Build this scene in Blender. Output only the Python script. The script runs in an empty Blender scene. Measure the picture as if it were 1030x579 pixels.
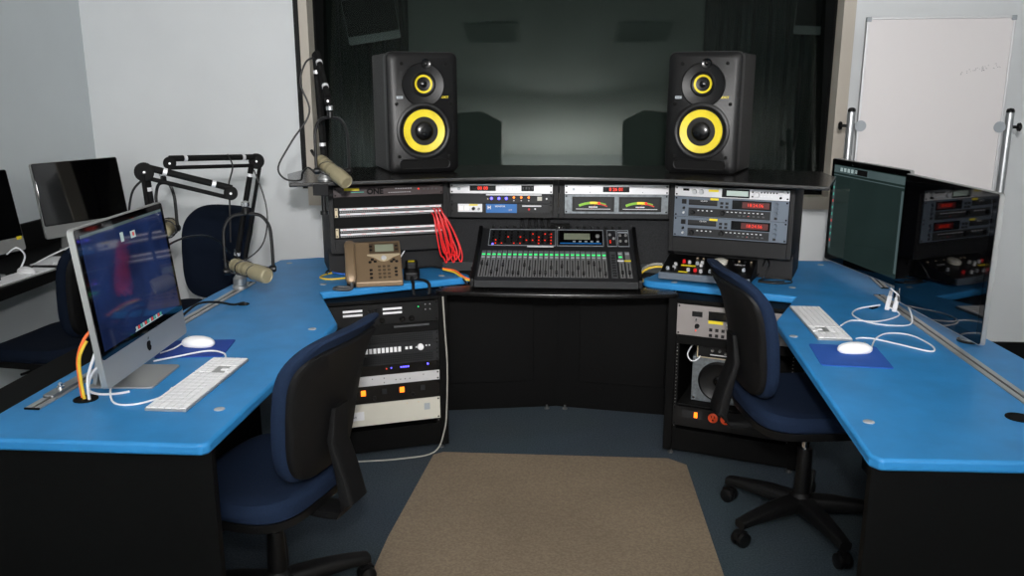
import bpy, bmesh, math, random
from mathutils import Vector, Matrix, Euler
random.seed(7)
PI = math.pi
S = bpy.context.scene
C = S.collection
R = math.radians

# ------------------------------------------------------------------ materials
def lin(c):
    return tuple(((v/255)/12.92 if v/255 <= .04045 else ((v/255+.055)/1.055)**2.4) for v in c)
def mat(name, rgb, rough=.5, metal=0, spec=.5, noise=0, nscale=40, bump=0, bscale=200, emit=None, estr=0, coat=0, sheen=0):
    m = bpy.data.materials.new(name); m.use_nodes = True
    nt = m.node_tree; b = nt.nodes['Principled BSDF']
    col = (*lin(rgb), 1)
    b.inputs['Base Color'].default_value = col
    b.inputs['Roughness'].default_value = rough
    b.inputs['Metallic'].default_value = metal
    b.inputs['Specular IOR Level'].default_value = spec
    b.inputs['Coat Weight'].default_value = coat
    b.inputs['Sheen Weight'].default_value = sheen
    if emit:
        b.inputs['Emission Color'].default_value = (*lin(emit), 1)
        b.inputs['Emission Strength'].default_value = estr
    if noise or bump:
        tc = nt.nodes.new('ShaderNodeTexCoord')
    if noise:
        n = nt.nodes.new('ShaderNodeTexNoise'); n.inputs['Scale'].default_value = nscale; n.inputs['Detail'].default_value = 4
        nt.links.new(tc.outputs['Object'], n.inputs['Vector'])
        r = nt.nodes.new('ShaderNodeValToRGB')
        r.color_ramp.elements[0].position = .3; r.color_ramp.elements[1].position = .7
        r.color_ramp.elements[0].color = (*[v*(1-noise) for v in col[:3]], 1)
        r.color_ramp.elements[1].color = (*[min(1, v*(1+noise)) for v in col[:3]], 1)
        nt.links.new(n.outputs['Fac'], r.inputs['Fac']); nt.links.new(r.outputs['Color'], b.inputs['Base Color'])
    if bump:
        n2 = nt.nodes.new('ShaderNodeTexNoise'); n2.inputs['Scale'].default_value = bscale
        nt.links.new(tc.outputs['Object'], n2.inputs['Vector'])
        bp = nt.nodes.new('ShaderNodeBump'); bp.inputs['Strength'].default_value = bump; bp.inputs['Distance'].default_value = .002
        nt.links.new(n2.outputs['Fac'], bp.inputs['Height']); nt.links.new(bp.outputs['Normal'], b.inputs['Normal'])
    return m

M = dict(
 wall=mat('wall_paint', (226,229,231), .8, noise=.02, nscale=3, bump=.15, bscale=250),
 wallL=mat('wall_paint_shaded', (206,213,216), .8, noise=.02, nscale=3, bump=.15, bscale=250),  # wall paint darkened: shade from grazing flash put into the left wall's colour
 ceil=mat('ceiling_paint', (225,225,222), .9),
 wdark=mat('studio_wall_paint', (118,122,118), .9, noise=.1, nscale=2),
 curtain=mat('dark_curtain', (30,36,34), .9),
 blue=mat('blue_laminate', (46,132,194), .45, spec=.4, noise=.10, nscale=9, bump=.05, bscale=300),
 blueedge=mat('blue_edge', (22,110,215), .3),
 black=mat('black_laminate', (7,7,7), .6, spec=.12, noise=.12, nscale=30),
 blackm=mat('black_matte', (8,8,8), .8, spec=.2),
 blackp=mat('black_plastic', (10,10,11), .42, spec=.35),
 blackg=mat('black_gloss', (9,9,10), .2, spec=.5),
 shelf=mat('black_shelf', (24,23,23), .22, spec=.9, noise=.12, nscale=25),
 vinyl=mat('speaker_vinyl', (10,10,11), .5, spec=.2, bump=.3, bscale=500),
 rubber=mat('rubber', (14,14,14), .7),
 strip=mat('channel_strip_grey', (112,112,112), .5),
 grey=mat('grey_plastic', (70,72,74), .5),
 dgrey=mat('dark_grey', (34,35,37), .5, spec=.3),
 turret=mat('turret_laminate', (22,22,23), .55, spec=.3, noise=.1, nscale=40),
 felt=mat('charcoal_fabric', (38,39,41), .95, noise=.35, nscale=160),
 alu=mat('aluminium', (200,202,204), .35, metal=.85),
 alud=mat('brushed_aluminium', (176,177,176), .4, metal=.6),
 silver=mat('silver_faceplate', (214,214,216), .4, metal=.35),
 chrome=mat('chrome', (220,220,222), .12, metal=1),
 steel=mat('steel', (150,150,150), .35, metal=.8),
 slate=mat('slate_faceplate', (96,106,118), .45, metal=.2),
 taupe=mat('taupe_faceplate', (140,134,132), .5),
 brown=mat('dark_brown_faceplate', (56,42,42), .5),
 beige=mat('beige_paint', (196,188,176), .5),
 cream=mat('cream_faceplate', (205,202,190), .5),
 white=mat('white_plastic', (244,244,246), .35),
 whiteb=mat('whiteboard_surface', (226,221,221), .22, spec=.5),
 whitel=mat('white_label', (225,225,228), .6),
 yellow=mat('yellow_label', (236,214,40), .6),
 ycone=mat('yellow_aramid', (226,204,44), .4, noise=.12, nscale=14),
 ycable=mat('yellow_cable', (226,190,50), .5),
 ocable=mat('orange_cable', (240,110,50), .5),
 rcable=mat('red_cable', (222,30,34), .45),
 bcable=mat('blue_cable', (40,100,190), .5),
 wcable=mat('white_cable', (228,230,234), .5),
 gcable=mat('grey_cable', (160,158,150), .5),
 kcable=mat('black_cable', (18,18,19), .5),
 maroon=mat('maroon_cable', (86,30,36), .5),
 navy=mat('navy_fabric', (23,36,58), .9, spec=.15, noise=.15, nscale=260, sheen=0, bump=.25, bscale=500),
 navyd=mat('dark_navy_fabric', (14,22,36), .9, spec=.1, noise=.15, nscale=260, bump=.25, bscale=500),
 chairp=mat('chair_plastic', (11,11,12), .55, spec=.3, bump=.2, bscale=300),
 padb=mat('mousepad_blue', (28,82,170), .8, noise=.05, nscale=200),
 padn=mat('mousepad_navy', (22,62,150), .8, noise=.05, nscale=200),
 fawn=mat('fawn_metal', (140,132,106), .45, metal=.15),
 fawnd=mat('fawn_grille', (118,110,86), .6),
 bronze=mat('bronze_plastic', (128,108,84), .42, metal=.3),
 bronzed=mat('bronze_dark', (84,70,54), .4, metal=.3),
 gold=mat('pale_gold', (206,190,160), .35, metal=.4),
 lcd=mat('lcd_grey', (128,134,116), .3),
 lcdw=mat('lcd_pale', (190,205,196), .3, emit=(170,190,180), estr=.12),
 cap=mat('grey_cap', (160,166,172), .5),
 bluelabel=mat('blue_label', (24,104,176), .5),
 orangep=mat('orange_plastic', (240,84,40), .4),
 galv=mat('galvanised_steel', (118,124,128), .45, metal=.5, noise=.25, nscale=60),
 screenoff=mat('screen_glass_off', (5,5,6), .03, spec=1.0),
 bezel=mat('glass_bezel', (4,4,5), .05, spec=.6),
 red_e=mat('red_led', (120,10,5), .4, emit=(255,50,20), estr=1.2),
 redd_e=mat('red_display', (50,8,6), .4, emit=(120,14,8), estr=.25),
 green_e=mat('green_led', (20,120,60), .4, emit=(40,235,120), estr=1.3),
 blue_e=mat('blue_led', (60,60,220), .4, emit=(90,80,255), estr=4),
 orange_e=mat('orange_led', (200,90,20), .4, emit=(255,120,25), estr=2.5),
 white_e=mat('white_button_lit', (240,235,230), .4, emit=(255,240,230), estr=.35),
 vugreen=mat('vu_green', (120,170,40), .5, emit=(110,160,30), estr=.35),
 vuyellow=mat('vu_yellow', (230,200,50), .5, emit=(230,190,40), estr=.45),
 vured=mat('vu_red', (190,50,30), .5, emit=(200,40,20), estr=.3),
 lamp=mat('lamp_diffuser', (240,240,240), .5, emit=(255,250,240), estr=3.5),
 boardframe=mat('board_frame', (218,218,220), .35, metal=.2),
)

# carpet
def carpet():
    m = bpy.data.materials.new('carpet_tiles'); m.use_nodes = True; nt = m.node_tree; b = nt.nodes['Principled BSDF']
    tc = nt.nodes.new('ShaderNodeTexCoord')
    n = nt.nodes.new('ShaderNodeTexNoise'); n.inputs['Scale'].default_value = 150; n.inputs['Detail'].default_value = 3
    n2 = nt.nodes.new('ShaderNodeTexNoise'); n2.inputs['Scale'].default_value = 2.5
    nt.links.new(tc.outputs['Object'], n.inputs['Vector']); nt.links.new(tc.outputs['Object'], n2.inputs['Vector'])
    r = nt.nodes.new('ShaderNodeValToRGB')
    r.color_ramp.elements[0].position = .38; r.color_ramp.elements[0].color = (*lin((46,60,70)), 1)
    r.color_ramp.elements[1].position = .68; r.color_ramp.elements[1].color = (*lin((70,83,93)), 1)
    nt.links.new(n.outputs['Fac'], r.inputs['Fac'])
    mx = nt.nodes.new('ShaderNodeMix'); mx.data_type = 'RGBA'; mx.blend_type = 'MULTIPLY'; mx.inputs[0].default_value = .25
    nt.links.new(r.outputs['Color'], mx.inputs[6]); nt.links.new(n2.outputs['Color'], mx.inputs[7])
    nt.links.new(mx.outputs[2], b.inputs['Base Color'])
    b.inputs['Roughness'].default_value = .95
    bp = nt.nodes.new('ShaderNodeBump'); bp.inputs['Strength'].default_value = .5; bp.inputs['Distance'].default_value = .004
    nt.links.new(n.outputs['Fac'], bp.inputs['Height']); nt.links.new(bp.outputs['Normal'], b.inputs['Normal'])
    return m
M['carpet'] = carpet()
def matmat():
    m = bpy.data.materials.new('chair_mat_vinyl'); m.use_nodes = True; nt = m.node_tree; b = nt.nodes['Principled BSDF']
    tc = nt.nodes.new('ShaderNodeTexCoord')
    n = nt.nodes.new('ShaderNodeTexNoise'); n.inputs['Scale'].default_value = 120; n.inputs['Detail'].default_value = 3
    n2 = nt.nodes.new('ShaderNodeTexNoise'); n2.inputs['Scale'].default_value = 2; n2.inputs['Detail'].default_value = 5
    nt.links.new(tc.outputs['Object'], n.inputs['Vector']); nt.links.new(tc.outputs['Object'], n2.inputs['Vector'])
    r = nt.nodes.new('ShaderNodeValToRGB')
    r.color_ramp.elements[0].position = .36; r.color_ramp.elements[0].color = (*lin((126,111,93)), 1)
    r.color_ramp.elements[1].position = .66; r.color_ramp.elements[1].color = (*lin((146,130,110)), 1)
    nt.links.new(n.outputs['Fac'], r.inputs['Fac'])
    mx = nt.nodes.new('ShaderNodeMix'); mx.data_type = 'RGBA'; mx.blend_type = 'OVERLAY'; mx.inputs[0].default_value = .3
    nt.links.new(r.outputs['Color'], mx.inputs[6]); nt.links.new(n2.outputs['Fac'], mx.inputs[7])
    nt.links.new(mx.outputs[2], b.inputs['Base Color'])
    b.inputs['Roughness'].default_value = .6
    return m
M['mat'] = matmat()
def glassmat():
    m = bpy.data.materials.new('window_glass'); m.use_nodes = True; nt = m.node_tree; nt.nodes.clear()
    o = nt.nodes.new('ShaderNodeOutputMaterial'); mx = nt.nodes.new('ShaderNodeMixShader')
    t = nt.nodes.new('ShaderNodeBsdfTransparent'); t.inputs[0].default_value = (.72,.78,.76,1)
    g = nt.nodes.new('ShaderNodeBsdfGlossy'); g.inputs['Roughness'].default_value = .01; g.inputs['Color'].default_value = (.46,.49,.47,1)
    f = nt.nodes.new('ShaderNodeFresnel'); f.inputs[0].default_value = 1.45
    nt.links.new(f.outputs[0], mx.inputs[0]); nt.links.new(t.outputs[0], mx.inputs[1]); nt.links.new(g.outputs[0], mx.inputs[2])
    nt.links.new(mx.outputs[0], o.inputs[0])
    return m
M['glass'] = glassmat()
def screenmat(name, c1, c2, strength, scale=4, rough=.05):
    m = bpy.data.materials.new(name); m.use_nodes = True; nt = m.node_tree; b = nt.nodes['Principled BSDF']
    tc = nt.nodes.new('ShaderNodeTexCoord'); n = nt.nodes.new('ShaderNodeTexNoise'); n.inputs['Scale'].default_value = scale; n.inputs['Detail'].default_value = 6
    nt.links.new(tc.outputs['Object'], n.inputs['Vector'])
    r = nt.nodes.new('ShaderNodeValToRGB'); r.color_ramp.elements[0].position = .35; r.color_ramp.elements[1].position = .75
    r.color_ramp.elements[0].color = (*lin(c1), 1); r.color_ramp.elements[1].color = (*lin(c2), 1)
    nt.links.new(n.outputs['Fac'], r.inputs['Fac']); nt.links.new(r.outputs['Color'], b.inputs['Emission Color'])
    b.inputs['Emission Strength'].default_value = strength
    b.inputs['Base Color'].default_value = (.003,.003,.004,1); b.inputs['Roughness'].default_value = rough
    b.inputs['Specular IOR Level'].default_value = .6
    return m
M['space'] = screenmat('desktop_wallpaper', (14,24,52), (30,48,92), 1.0, 5)
M['daw'] = screenmat('editor_window', (26,38,36), (34,48,46), .9, 3)
M['ui'] = screenmat('editor_bars', (70,86,88), (84,100,100), .8, 3)
M['icon'] = mat('screen_icons', (100,110,110), .3, emit=(170,190,190), estr=.6)
M['iconr'] = mat('screen_icon_red', (100,20,20), .3, emit=(200,60,50), estr=.7)
M['icong'] = mat('screen_icon_teal', (20,80,70), .3, emit=(70,170,150), estr=.6)

# ------------------------------------------------------------------ mesh builder
class B:
    def __init__(s): s.v = []; s.f = []; s.m = []
    def add(s, vs, fs, m=0):
        o = len(s.v); s.v += [tuple(v) for v in vs]
        for f in fs: s.f.append([o+i for i in f]); s.m.append(m)
        return s
    def box(s, x0, x1, y0, y1, z0, z1, m=0):
        return s.add([(x0,y0,z0),(x1,y0,z0),(x1,y1,z0),(x0,y1,z0),(x0,y0,z1),(x1,y0,z1),(x1,y1,z1),(x0,y1,z1)],
                     [(0,3,2,1),(4,5,6,7),(0,1,5,4),(1,2,6,5),(2,3,7,6),(3,0,4,7)], m)
    def prism(s, poly, a0, a1, axis='z', m=0):
        n = len(poly)
        def P(p, a):
            if axis == 'z': return (p[0], p[1], a)
            if axis == 'y': return (p[0], a, p[1])
            return (a, p[0], p[1])
        vs = [P(p, a0) for p in poly]+[P(p, a1) for p in poly]
        fs = [tuple(range(n))[::-1], tuple(range(n, 2*n))]+[(i, (i+1) % n, n+(i+1) % n, n+i) for i in range(n)]
        return s.add(vs, fs, m)
    def rings(s, rings, m=0, cap=True, closed=False):
        n = len(rings[0]); vs = [p for r in rings for p in r]; fs = []
        k = len(rings)
        for j in range(k if closed else k-1):
            a = j*n; b = ((j+1) % k)*n
            for i in range(n): fs.append((a+i, a+(i+1) % n, b+(i+1) % n, b+i))
        if cap and not closed: fs += [tuple(range(n))[::-1], tuple(range((k-1)*n, k*n))]
        return s.add(vs, fs, m)
    def lathe(s, prof, o=(0,0,0), ax=(0,0,1), n=24, m=0, cap=True):
        ax = Vector(ax).normalized(); t = Vector((1,0,0)) if abs(ax.x) < .9 else Vector((0,1,0))
        u = ax.cross(t).normalized(); w = ax.cross(u); o = Vector(o)
        rr = [[o+ax*h+(u*math.cos(2*PI*i/n)+w*math.sin(2*PI*i/n))*max(r, 1e-5) for i in range(n)] for r, h in prof]
        return s.rings(rr, m, cap)
    def cyl(s, p0, p1, r, r1=None, n=16, m=0):
        p0 = Vector(p0); p1 = Vector(p1); return s.lathe([(r,0),(r if r1 is None else r1,(p1-p0).length)], p0, p1-p0, n, m)
    def tube(s, pts, r, n=8, m=0, smooth=4, closed=False):
        P = [Vector(p) for p in pts]
        if smooth and len(P) > 2:
            Q = []; L = len(P)
            for i in range(L if closed else L-1):
                if closed: a, b, c, d = P[(i-1) % L], P[i], P[(i+1) % L], P[(i+2) % L]
                else: a, b, c, d = P[max(i-1,0)], P[i], P[i+1], P[min(i+2, L-1)]
                for k in range(smooth):
                    t = k/smooth
                    Q.append(.5*((2*b)+(c-a)*t+(2*a-5*b+4*c-d)*t*t+(3*b-a-3*c+d)*t**3))
            if not closed: Q.append(P[-1])
            P = Q
        L = len(P); rings = []; prev = None
        for i, p in enumerate(P):
            if closed: d = (P[(i+1) % L]-P[i-1])
            else: d = P[min(i+1, L-1)]-P[max(i-1, 0)]
            if d.length < 1e-7: d = Vector((0,0,1))
            d.normalize()
            if prev is None:
                t = Vector((0,0,1)) if abs(d.z) < .9 else Vector((1,0,0)); u = d.cross(t).normalized()
            else: u = (prev-d*prev.dot(d)).normalized()
            prev = u; w = d.cross(u)
            rings.append([p+(u*math.cos(2*PI*k/n)+w*math.sin(2*PI*k/n))*r for k in range(n)])
        return s.rings(rings, m, closed=closed)
    def build(s, name, mats, parent=None, bevel=0, seg=2, loc=None, rot=None):
        if not isinstance(mats, (list, tuple)): mats = [mats]
        me = bpy.data.meshes.new(name); me.from_pydata(s.v, [], s.f)
        for m in mats: me.materials.append(M[m] if isinstance(m, str) else m)
        for p, mi in zip(me.polygons, s.m): p.material_index = mi; p.use_smooth = True
        bm = bmesh.new(); bm.from_mesh(me); bmesh.ops.recalc_face_normals(bm, faces=bm.faces[:])
        bm.to_mesh(me); bm.free()
        me.set_sharp_from_angle(angle=R(38)); me.update()
        o = bpy.data.objects.new(name, me); C.objects.link(o)
        if parent: o.parent = parent
        if loc: o.location = loc
        if rot: o.rotation_euler = rot
        if bevel:
            b = o.modifiers.new('bevel', 'BEVEL'); b.width = bevel; b.segments = seg; b.limit_method = 'ANGLE'; b.angle_limit = R(40); b.harden_normals = True
        return o
def tag(o, label, cat, group=None):
    o['label'] = label; o['category'] = cat
    if group: o['group'] = group
    return o
def thing(name, label, cat, loc=(0,0,0), rz=0, group=None, rx=0, ry=0):
    o = bpy.data.objects.new(name, None); o.empty_display_size = .05; C.objects.link(o)
    o.location = loc; o.rotation_euler = (rx, ry, rz); return tag(o, label, cat, group)
def struct(o): o['kind'] = 'structure'; return o
def rep(src, pts, label=None):
    """copies of a part (shares its mesh) at more local positions"""
    for p in pts:
        c = src.copy(); C.objects.link(c); c.parent = src.parent; c.location = p
def dup(root, loc, rz, label, group=None):
    def rec(o, par):
        c = o.copy(); C.objects.link(c)
        if par: c.parent = par
        for k in list(o.children): rec(k, c)
        return c
    r = rec(root, None); r.location = loc; r.rotation_euler.z = rz; r['label'] = label
    if group: r['group'] = group
    return r
def text(name, body, size, m, parent, loc, rot=(PI/2,0,0), depth=.0004, align='CENTER', bold=0):
    cu = bpy.data.curves.new(name, 'FONT'); cu.body = body; cu.size = size; cu.extrude = depth; cu.align_x = align; cu.align_y = 'CENTER'
    cu.offset = bold; cu.resolution_u = 2
    t = bpy.data.objects.new('tmp', cu); C.objects.link(t)
    me = bpy.data.meshes.new_from_object(t); bpy.data.objects.remove(t); me.name = name
    me.materials.clear(); me.materials.append(M[m])
    o = bpy.data.objects.new(name, me); C.objects.link(o); o.parent = parent; o.location = loc; o.rotation_euler = rot
    return o
def rrect(x0, x1, y0, y1, r, n=5):
    pts = []
    for cx, cy, a in ((x1-r,y1-r,0),(x0+r,y1-r,90),(x0+r,y0+r,180),(x1-r,y0+r,270)):
        for k in range(n+1):
            t = R(a+90*k/n); pts.append((cx+r*math.cos(t), cy+r*math.sin(t)))
    return pts
def superell(w, d, e, n=40):
    out = []
    for i in range(n):
        t = 2*PI*i/n; c, s = math.cos(t), math.sin(t)
        out.append((w*math.copysign(abs(c)**(2/e), c), d*math.copysign(abs(s)**(2/e), s)))
    return out
def rotp(p, a): return (p[0]*math.cos(a)-p[1]*math.sin(a), p[0]*math.sin(a)+p[1]*math.cos(a))

# ------------------------------------------------------------------ camera
cam = bpy.data.cameras.new('camera'); co = bpy.data.objects.new('camera', cam); C.objects.link(co)
cam.sensor_width = 36; cam.lens = 850/1030*36; cam.clip_start = .05
co.location = (0,0,1.57); co.rotation_euler = (PI/2-math.atan(.2388), 0, R(3.3)); S.camera = co

# ------------------------------------------------------------------ room shell
YW = 4.95; XL = -2.78; XR = 3.35; YB = -2.6; ZC = 2.75
struct(B().box(XL-.1, XR+.1, YB-.1, 8.3, -.1, 0).build('floor', 'carpet'))
struct(B().box(XL-.1, XR+.1, YB-.1, 8.3, ZC, ZC+.1).build('ceiling', 'ceil'))
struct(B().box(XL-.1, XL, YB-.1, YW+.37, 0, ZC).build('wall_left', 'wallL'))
struct(B().box(XR, XR+.1, YB-.1, YW+.37, 0, ZC).build('wall_right', 'wall'))
struct(B().box(XL, XR, YB-.1, YB, 0, ZC).build('wall_front', 'wall'))
WX0, WX1, WZ0, WZ1 = -1.49, 1.575, .93, 2.34
w = B(); w.box(XL, WX0, YW, YW+.35, 0, ZC); w.box(WX1, XR, YW, YW+.35, 0, ZC); w.box(WX0, WX1, YW, YW+.35, 0, WZ0); w.box(WX0, WX1, YW, YW+.35, WZ1, ZC)
struct(w.build('wall_back', 'wall'))
struct(B().box(1.60, XR, YW-.014, YW, 0, .10).build('baseboard_back', 'blackp'))
struct(B().box(XR-.014, XR, 0, YW-.014, 0, .10).build('baseboard_right', 'blackp'))
struct(B().box(XL, -1.52, YW-.014, YW, 0, .10).build('baseboard_back_left', 'blackp'))
# window: beige frame, black gasket, tilted pane
wr = bpy.data.objects.new('window_1', None); C.objects.link(wr); struct(wr)
f = B()
fw = .045
f.box(WX0-.005, WX0+fw, YW-.02, YW+.13, WZ0-.05, WZ1+.05); f.box(WX1-fw, WX1+.02, YW-.02, YW+.13, WZ0-.05, WZ1+.05)
f.box(WX0+fw, WX1-fw, YW-.02, YW+.13, WZ0-.05, WZ0+.02); f.box(WX0+fw, WX1-fw, YW-.02, YW+.13, WZ1-.02, WZ1+.05)
struct(f.build('window_frame', 'beige', wr))
g = B(); x0, x1 = WX0+fw, WX1-fw
g.box(x0, x0+.012, YW+.1, YW+.34, WZ0+.02, WZ1-.02); g.box(x1-.012, x1, YW+.1, YW+.34, WZ0+.02, WZ1-.02)
g.box(x0+.012, x1-.012, YW+.1, YW+.34, WZ0+.02, WZ0+.03); g.box(x0+.012, x1-.012, YW+.1, YW+.34, WZ1-.03, WZ1-.02)
struct(g.build('window_reveal', 'blackm', wr))
gy0, gy1, gz0, gz1 = YW+.135, YW+.325, WZ0+.03, WZ1-.03
p = B().prism([(gy0,gz0),(gy0+.008,gz0),(gy1+.008,gz1),(gy1,gz1)], x0+.012, x1-.012, 'x')
struct(p.build('window_pane', 'glass', wr))
struct(B().box(WX0-.035, WX0-.006, YW-.02, YW-.001, .98, WZ1+.1).build('trim_1', 'blackp'))
# room beyond the window
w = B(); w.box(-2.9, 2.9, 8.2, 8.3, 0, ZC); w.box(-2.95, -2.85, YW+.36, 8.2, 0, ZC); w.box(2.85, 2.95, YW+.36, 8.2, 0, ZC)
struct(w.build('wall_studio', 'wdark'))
def curtain(x0, x1, y, lab):
    n = int((x1-x0)/.02); P = []
    for i in range(n+1):
        x = x0+(x1-x0)*i/n; P.append((x, y+.035*math.sin(i*1.1)+.015*math.sin(i*.37)))
    poly = P+[(a, b+.012) for a, b in P[::-1]]
    b = B(); k = len(P)
    for i in range(k-1):
        b.prism([P[i], P[i+1], (P[i+1][0], P[i+1][1]+.012), (P[i][0], P[i][1]+.012)], .02, 2.6)
    tag(b.build('curtain', 'curtain'), lab, 'curtain', None)
curtain(1.0, 2.2, 6.3, 'dark pleated curtain beyond the right end of the studio window')
curtain(-2.3, -1.15, 6.5, 'dark curtain beyond the left end of the studio window')


# ------------------------------------------------------------------ lights
def area(loc, rot, sx, sy, e, col=(1,1,1)):
    l = bpy.data.lights.new('area', 'AREA'); l.shape = 'RECTANGLE'; l.size = sx; l.size_y = sy; l.energy = e; l.color = col
    o = bpy.data.objects.new('light', l); C.objects.link(o); o.location = loc; o.rotation_euler = rot; return o
def spot(name, loc, rot, e, size, rad, col):
    l = bpy.data.lights.new(name, 'SPOT'); l.energy = e; l.shadow_soft_size = rad; l.color = col; l.spot_size = R(size); l.spot_blend = 1
    o = bpy.data.objects.new(name, l); C.objects.link(o); o.location = loc; o.rotation_euler = rot; return o
spot('flash_direct', (.02,-.05,1.85), (R(96),0,R(2)), 460, 96, .05, (1,.98,.97))
spot('bounce_fill', (.05,-1.5,.95), (R(184),0,R(2)), 1250, 150, .05, (1,.98,.96))  # added unseen fill behind the camera, stands in for flash bounced off the ceiling
for i,(x,y) in enumerate(((-.62,2.75),(.70,2.75))):
    t = thing('ceiling_vent', ['square dark ceiling vent above the left side of the console','square dark ceiling vent above the right side of the console'][i], 'air vent', (x,y,ZC))
    f = B(); f.box(-.24,.24,-.24,-.21,-.012,-.001); f.box(-.24,.24,.21,.24,-.012,-.001); f.box(-.24,-.21,-.21,.21,-.012,-.001); f.box(.21,.24,-.21,.21,-.012,-.001); f.build('frame','dgrey',t)
    B().box(-.2095,.2095,-.2095,.2095,-.004,-.001).build('grille','blackm',t)
wd = bpy.data.worlds.new('world'); S.world = wd; wd.use_nodes = True
wd.node_tree.nodes['Background'].inputs[0].default_value = (.5,.55,.6,1); wd.node_tree.nodes['Background'].inputs[1].default_value = .1
S.view_settings.view_transform = 'Standard'; S.view_settings.look = 'None'; S.view_settings.exposure = 0; S.view_settings.gamma = 1; S.view_settings.use_curve_mapping = False

# chair mat
b = B().prism([(-.66,.9),(.56,.9),(.553,2.6),(.55,3.36),(.48,3.42),(-.50,3.43),(-.54,3.40),(-.60,2.7)], .0, .004)
tag(b.build('chair_mat', 'mat'), 'clear vinyl chair mat, brownish, laid on the carpet between the two blue desks', 'floor mat')

# ------------------------------------------------------------------ side desks
def edge_top(poly, name, parent):
    o = B().prism(poly, .708, .74).build(name, 'blue', parent, bevel=.010, seg=4); return o
def caps(parent, pts):
    c0 = None
    for (x, y) in pts:
        if c0 is None:
            c0 = B().lathe([(.0145,0),(.0145,.0012),(.013,.0022)], (0,0,0), n=20).build('screw_cap', 'cap', parent, loc=(x,y,.7395))
            c0['label'] = 'round grey plastic cap'
        else: rep(c0, [(x,y,.7395)])
def arc_tip(c, r, a0, a1, n=6): return [(c[0]+r*math.cos(R(a0+(a1-a0)*k/n)), c[1]+r*math.sin(R(a0+(a1-a0)*k/n))) for k in range(n+1)]
# left
LD = thing('side_desk', 'long blue topped desk with black end panel on the left, carrying the switched-on computer', 'desk', (0,0,0))
lp = [(-1.46,1.83),(-.85,1.825),(-.833,1.84),(-.80,2.87),(-.80,2.90),(-.985,3.345)]+arc_tip((-.46,3.70),.055,-70,60)+[(-.50,3.80),(-.62,4.10),(-1.206,4.075),(-1.375,4.0),(-1.385,3.84),(-1.425,3.3),(-1.455,2.4)]
edge_top(lp, 'worktop', LD)
B().box(-1.44,-.842,1.865,1.89,0,.7075).build('end_panel', 'black', LD, bevel=.001)
B().box(-1.30,-1.275,1.8905,3.34,.02,.7075).build('modesty_panel', 'black', LD)
B().box(-1.84,-1.47,1.9,3.3,.52,.60).build('cable_tray', 'blackm', LD, bevel=.003)
b = B()
for y in (2.0,2.7,3.3): b.box(-1.475,-1.30,y,y+.03,.53,.70)
b.build('tray_bracket', 'blackm', LD)
caps(LD, [(-.893,2.05),(-.865,2.81),(-1.015,3.49),(-.53,3.69),(-.62,3.60),(-1.30,3.92),(-.74,3.53)])
def slot_rail(parent, p0, p1, w=.042):
    p0 = Vector((*p0,.7402)); p1 = Vector((*p1,.7402)); d = (p1-p0); L = d.length; a = math.atan2(d.y, d.x)
    b = B()
    b.box(0, L, -w/2, -.004, 0, .004); b.box(0, L, .004, w/2, 0, .004); b.box(0, L, -.004, .004, 0, .0005, 1)
    b.box(-.004, 0, -w/2, w/2, 0, .005, 1); b.box(L, L+.004, -w/2, w/2, 0, .005, 1)
    b.build('slot_rail', ['alud','blackm'], parent, loc=p0, rot=(0,0,a))['label'] = 'aluminium accessory rail'
slot_rail(LD, (-1.385,2.02), (-1.335,3.50))
def grommet(parent, x, y, r=.032):
    B().lathe([(r,0),(r,.003),(r*.8,.0045),(r*.76,.002)], (x,y,.7395), n=28).build('cable_grommet', 'blackm', parent)
grommet(LD, -1.285, 2.10); grommet(LD, -1.232, 3.134, .022)
t = thing('monitor_clamp', 'small silver clamp plate with bolt on the left desk rail, in front of the computer', 'clamp', (-1.383,2.17,.7445), R(88))
B().prism(rrect(-.08,.08,-.016,.016,.006), 0, .008).build('plate', 'steel', t, bevel=.001)
B().lathe([(.010,0),(.010,.006),(.006,.008),(.006,.014),(.001,.015)], (-.02,0,.008), n=12).build('bolt', 'chrome', t)
# right
RD = thing('side_desk', 'long blue topped desk with black end panel on the right, carrying two displays', 'desk', (0,0,0))
rp = [(.74,1.835),(1.50,1.845),(1.47,2.4),(1.43,3.3),(1.40,3.86),(1.345,4.136),(.62,4.12),(.44,3.80)]+arc_tip((.425,3.68),.055,120,250)+[(.957,3.385),(.79,3.02),(.785,2.98),(.722,1.86)]
edge_top(rp, 'worktop', RD)
B().box(.735,1.45,1.87,1.895,0,.7075).build('end_panel', 'black', RD, bevel=.001)
B().box(1.27,1.295,1.8955,3.34,.02,.7075).build('modesty_panel', 'black', RD)
caps(RD, [(.79,2.06),(.80,2.817),(.986,3.547),(1.244,4.03),(.604,3.70),(.50,3.62)])
slot_rail(RD, (1.262,1.95), (1.30,3.42))
slot_rail(RD, (1.37,3.55), (1.40,3.80), .03)
grommet(RD, 1.185, 2.11)

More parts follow.
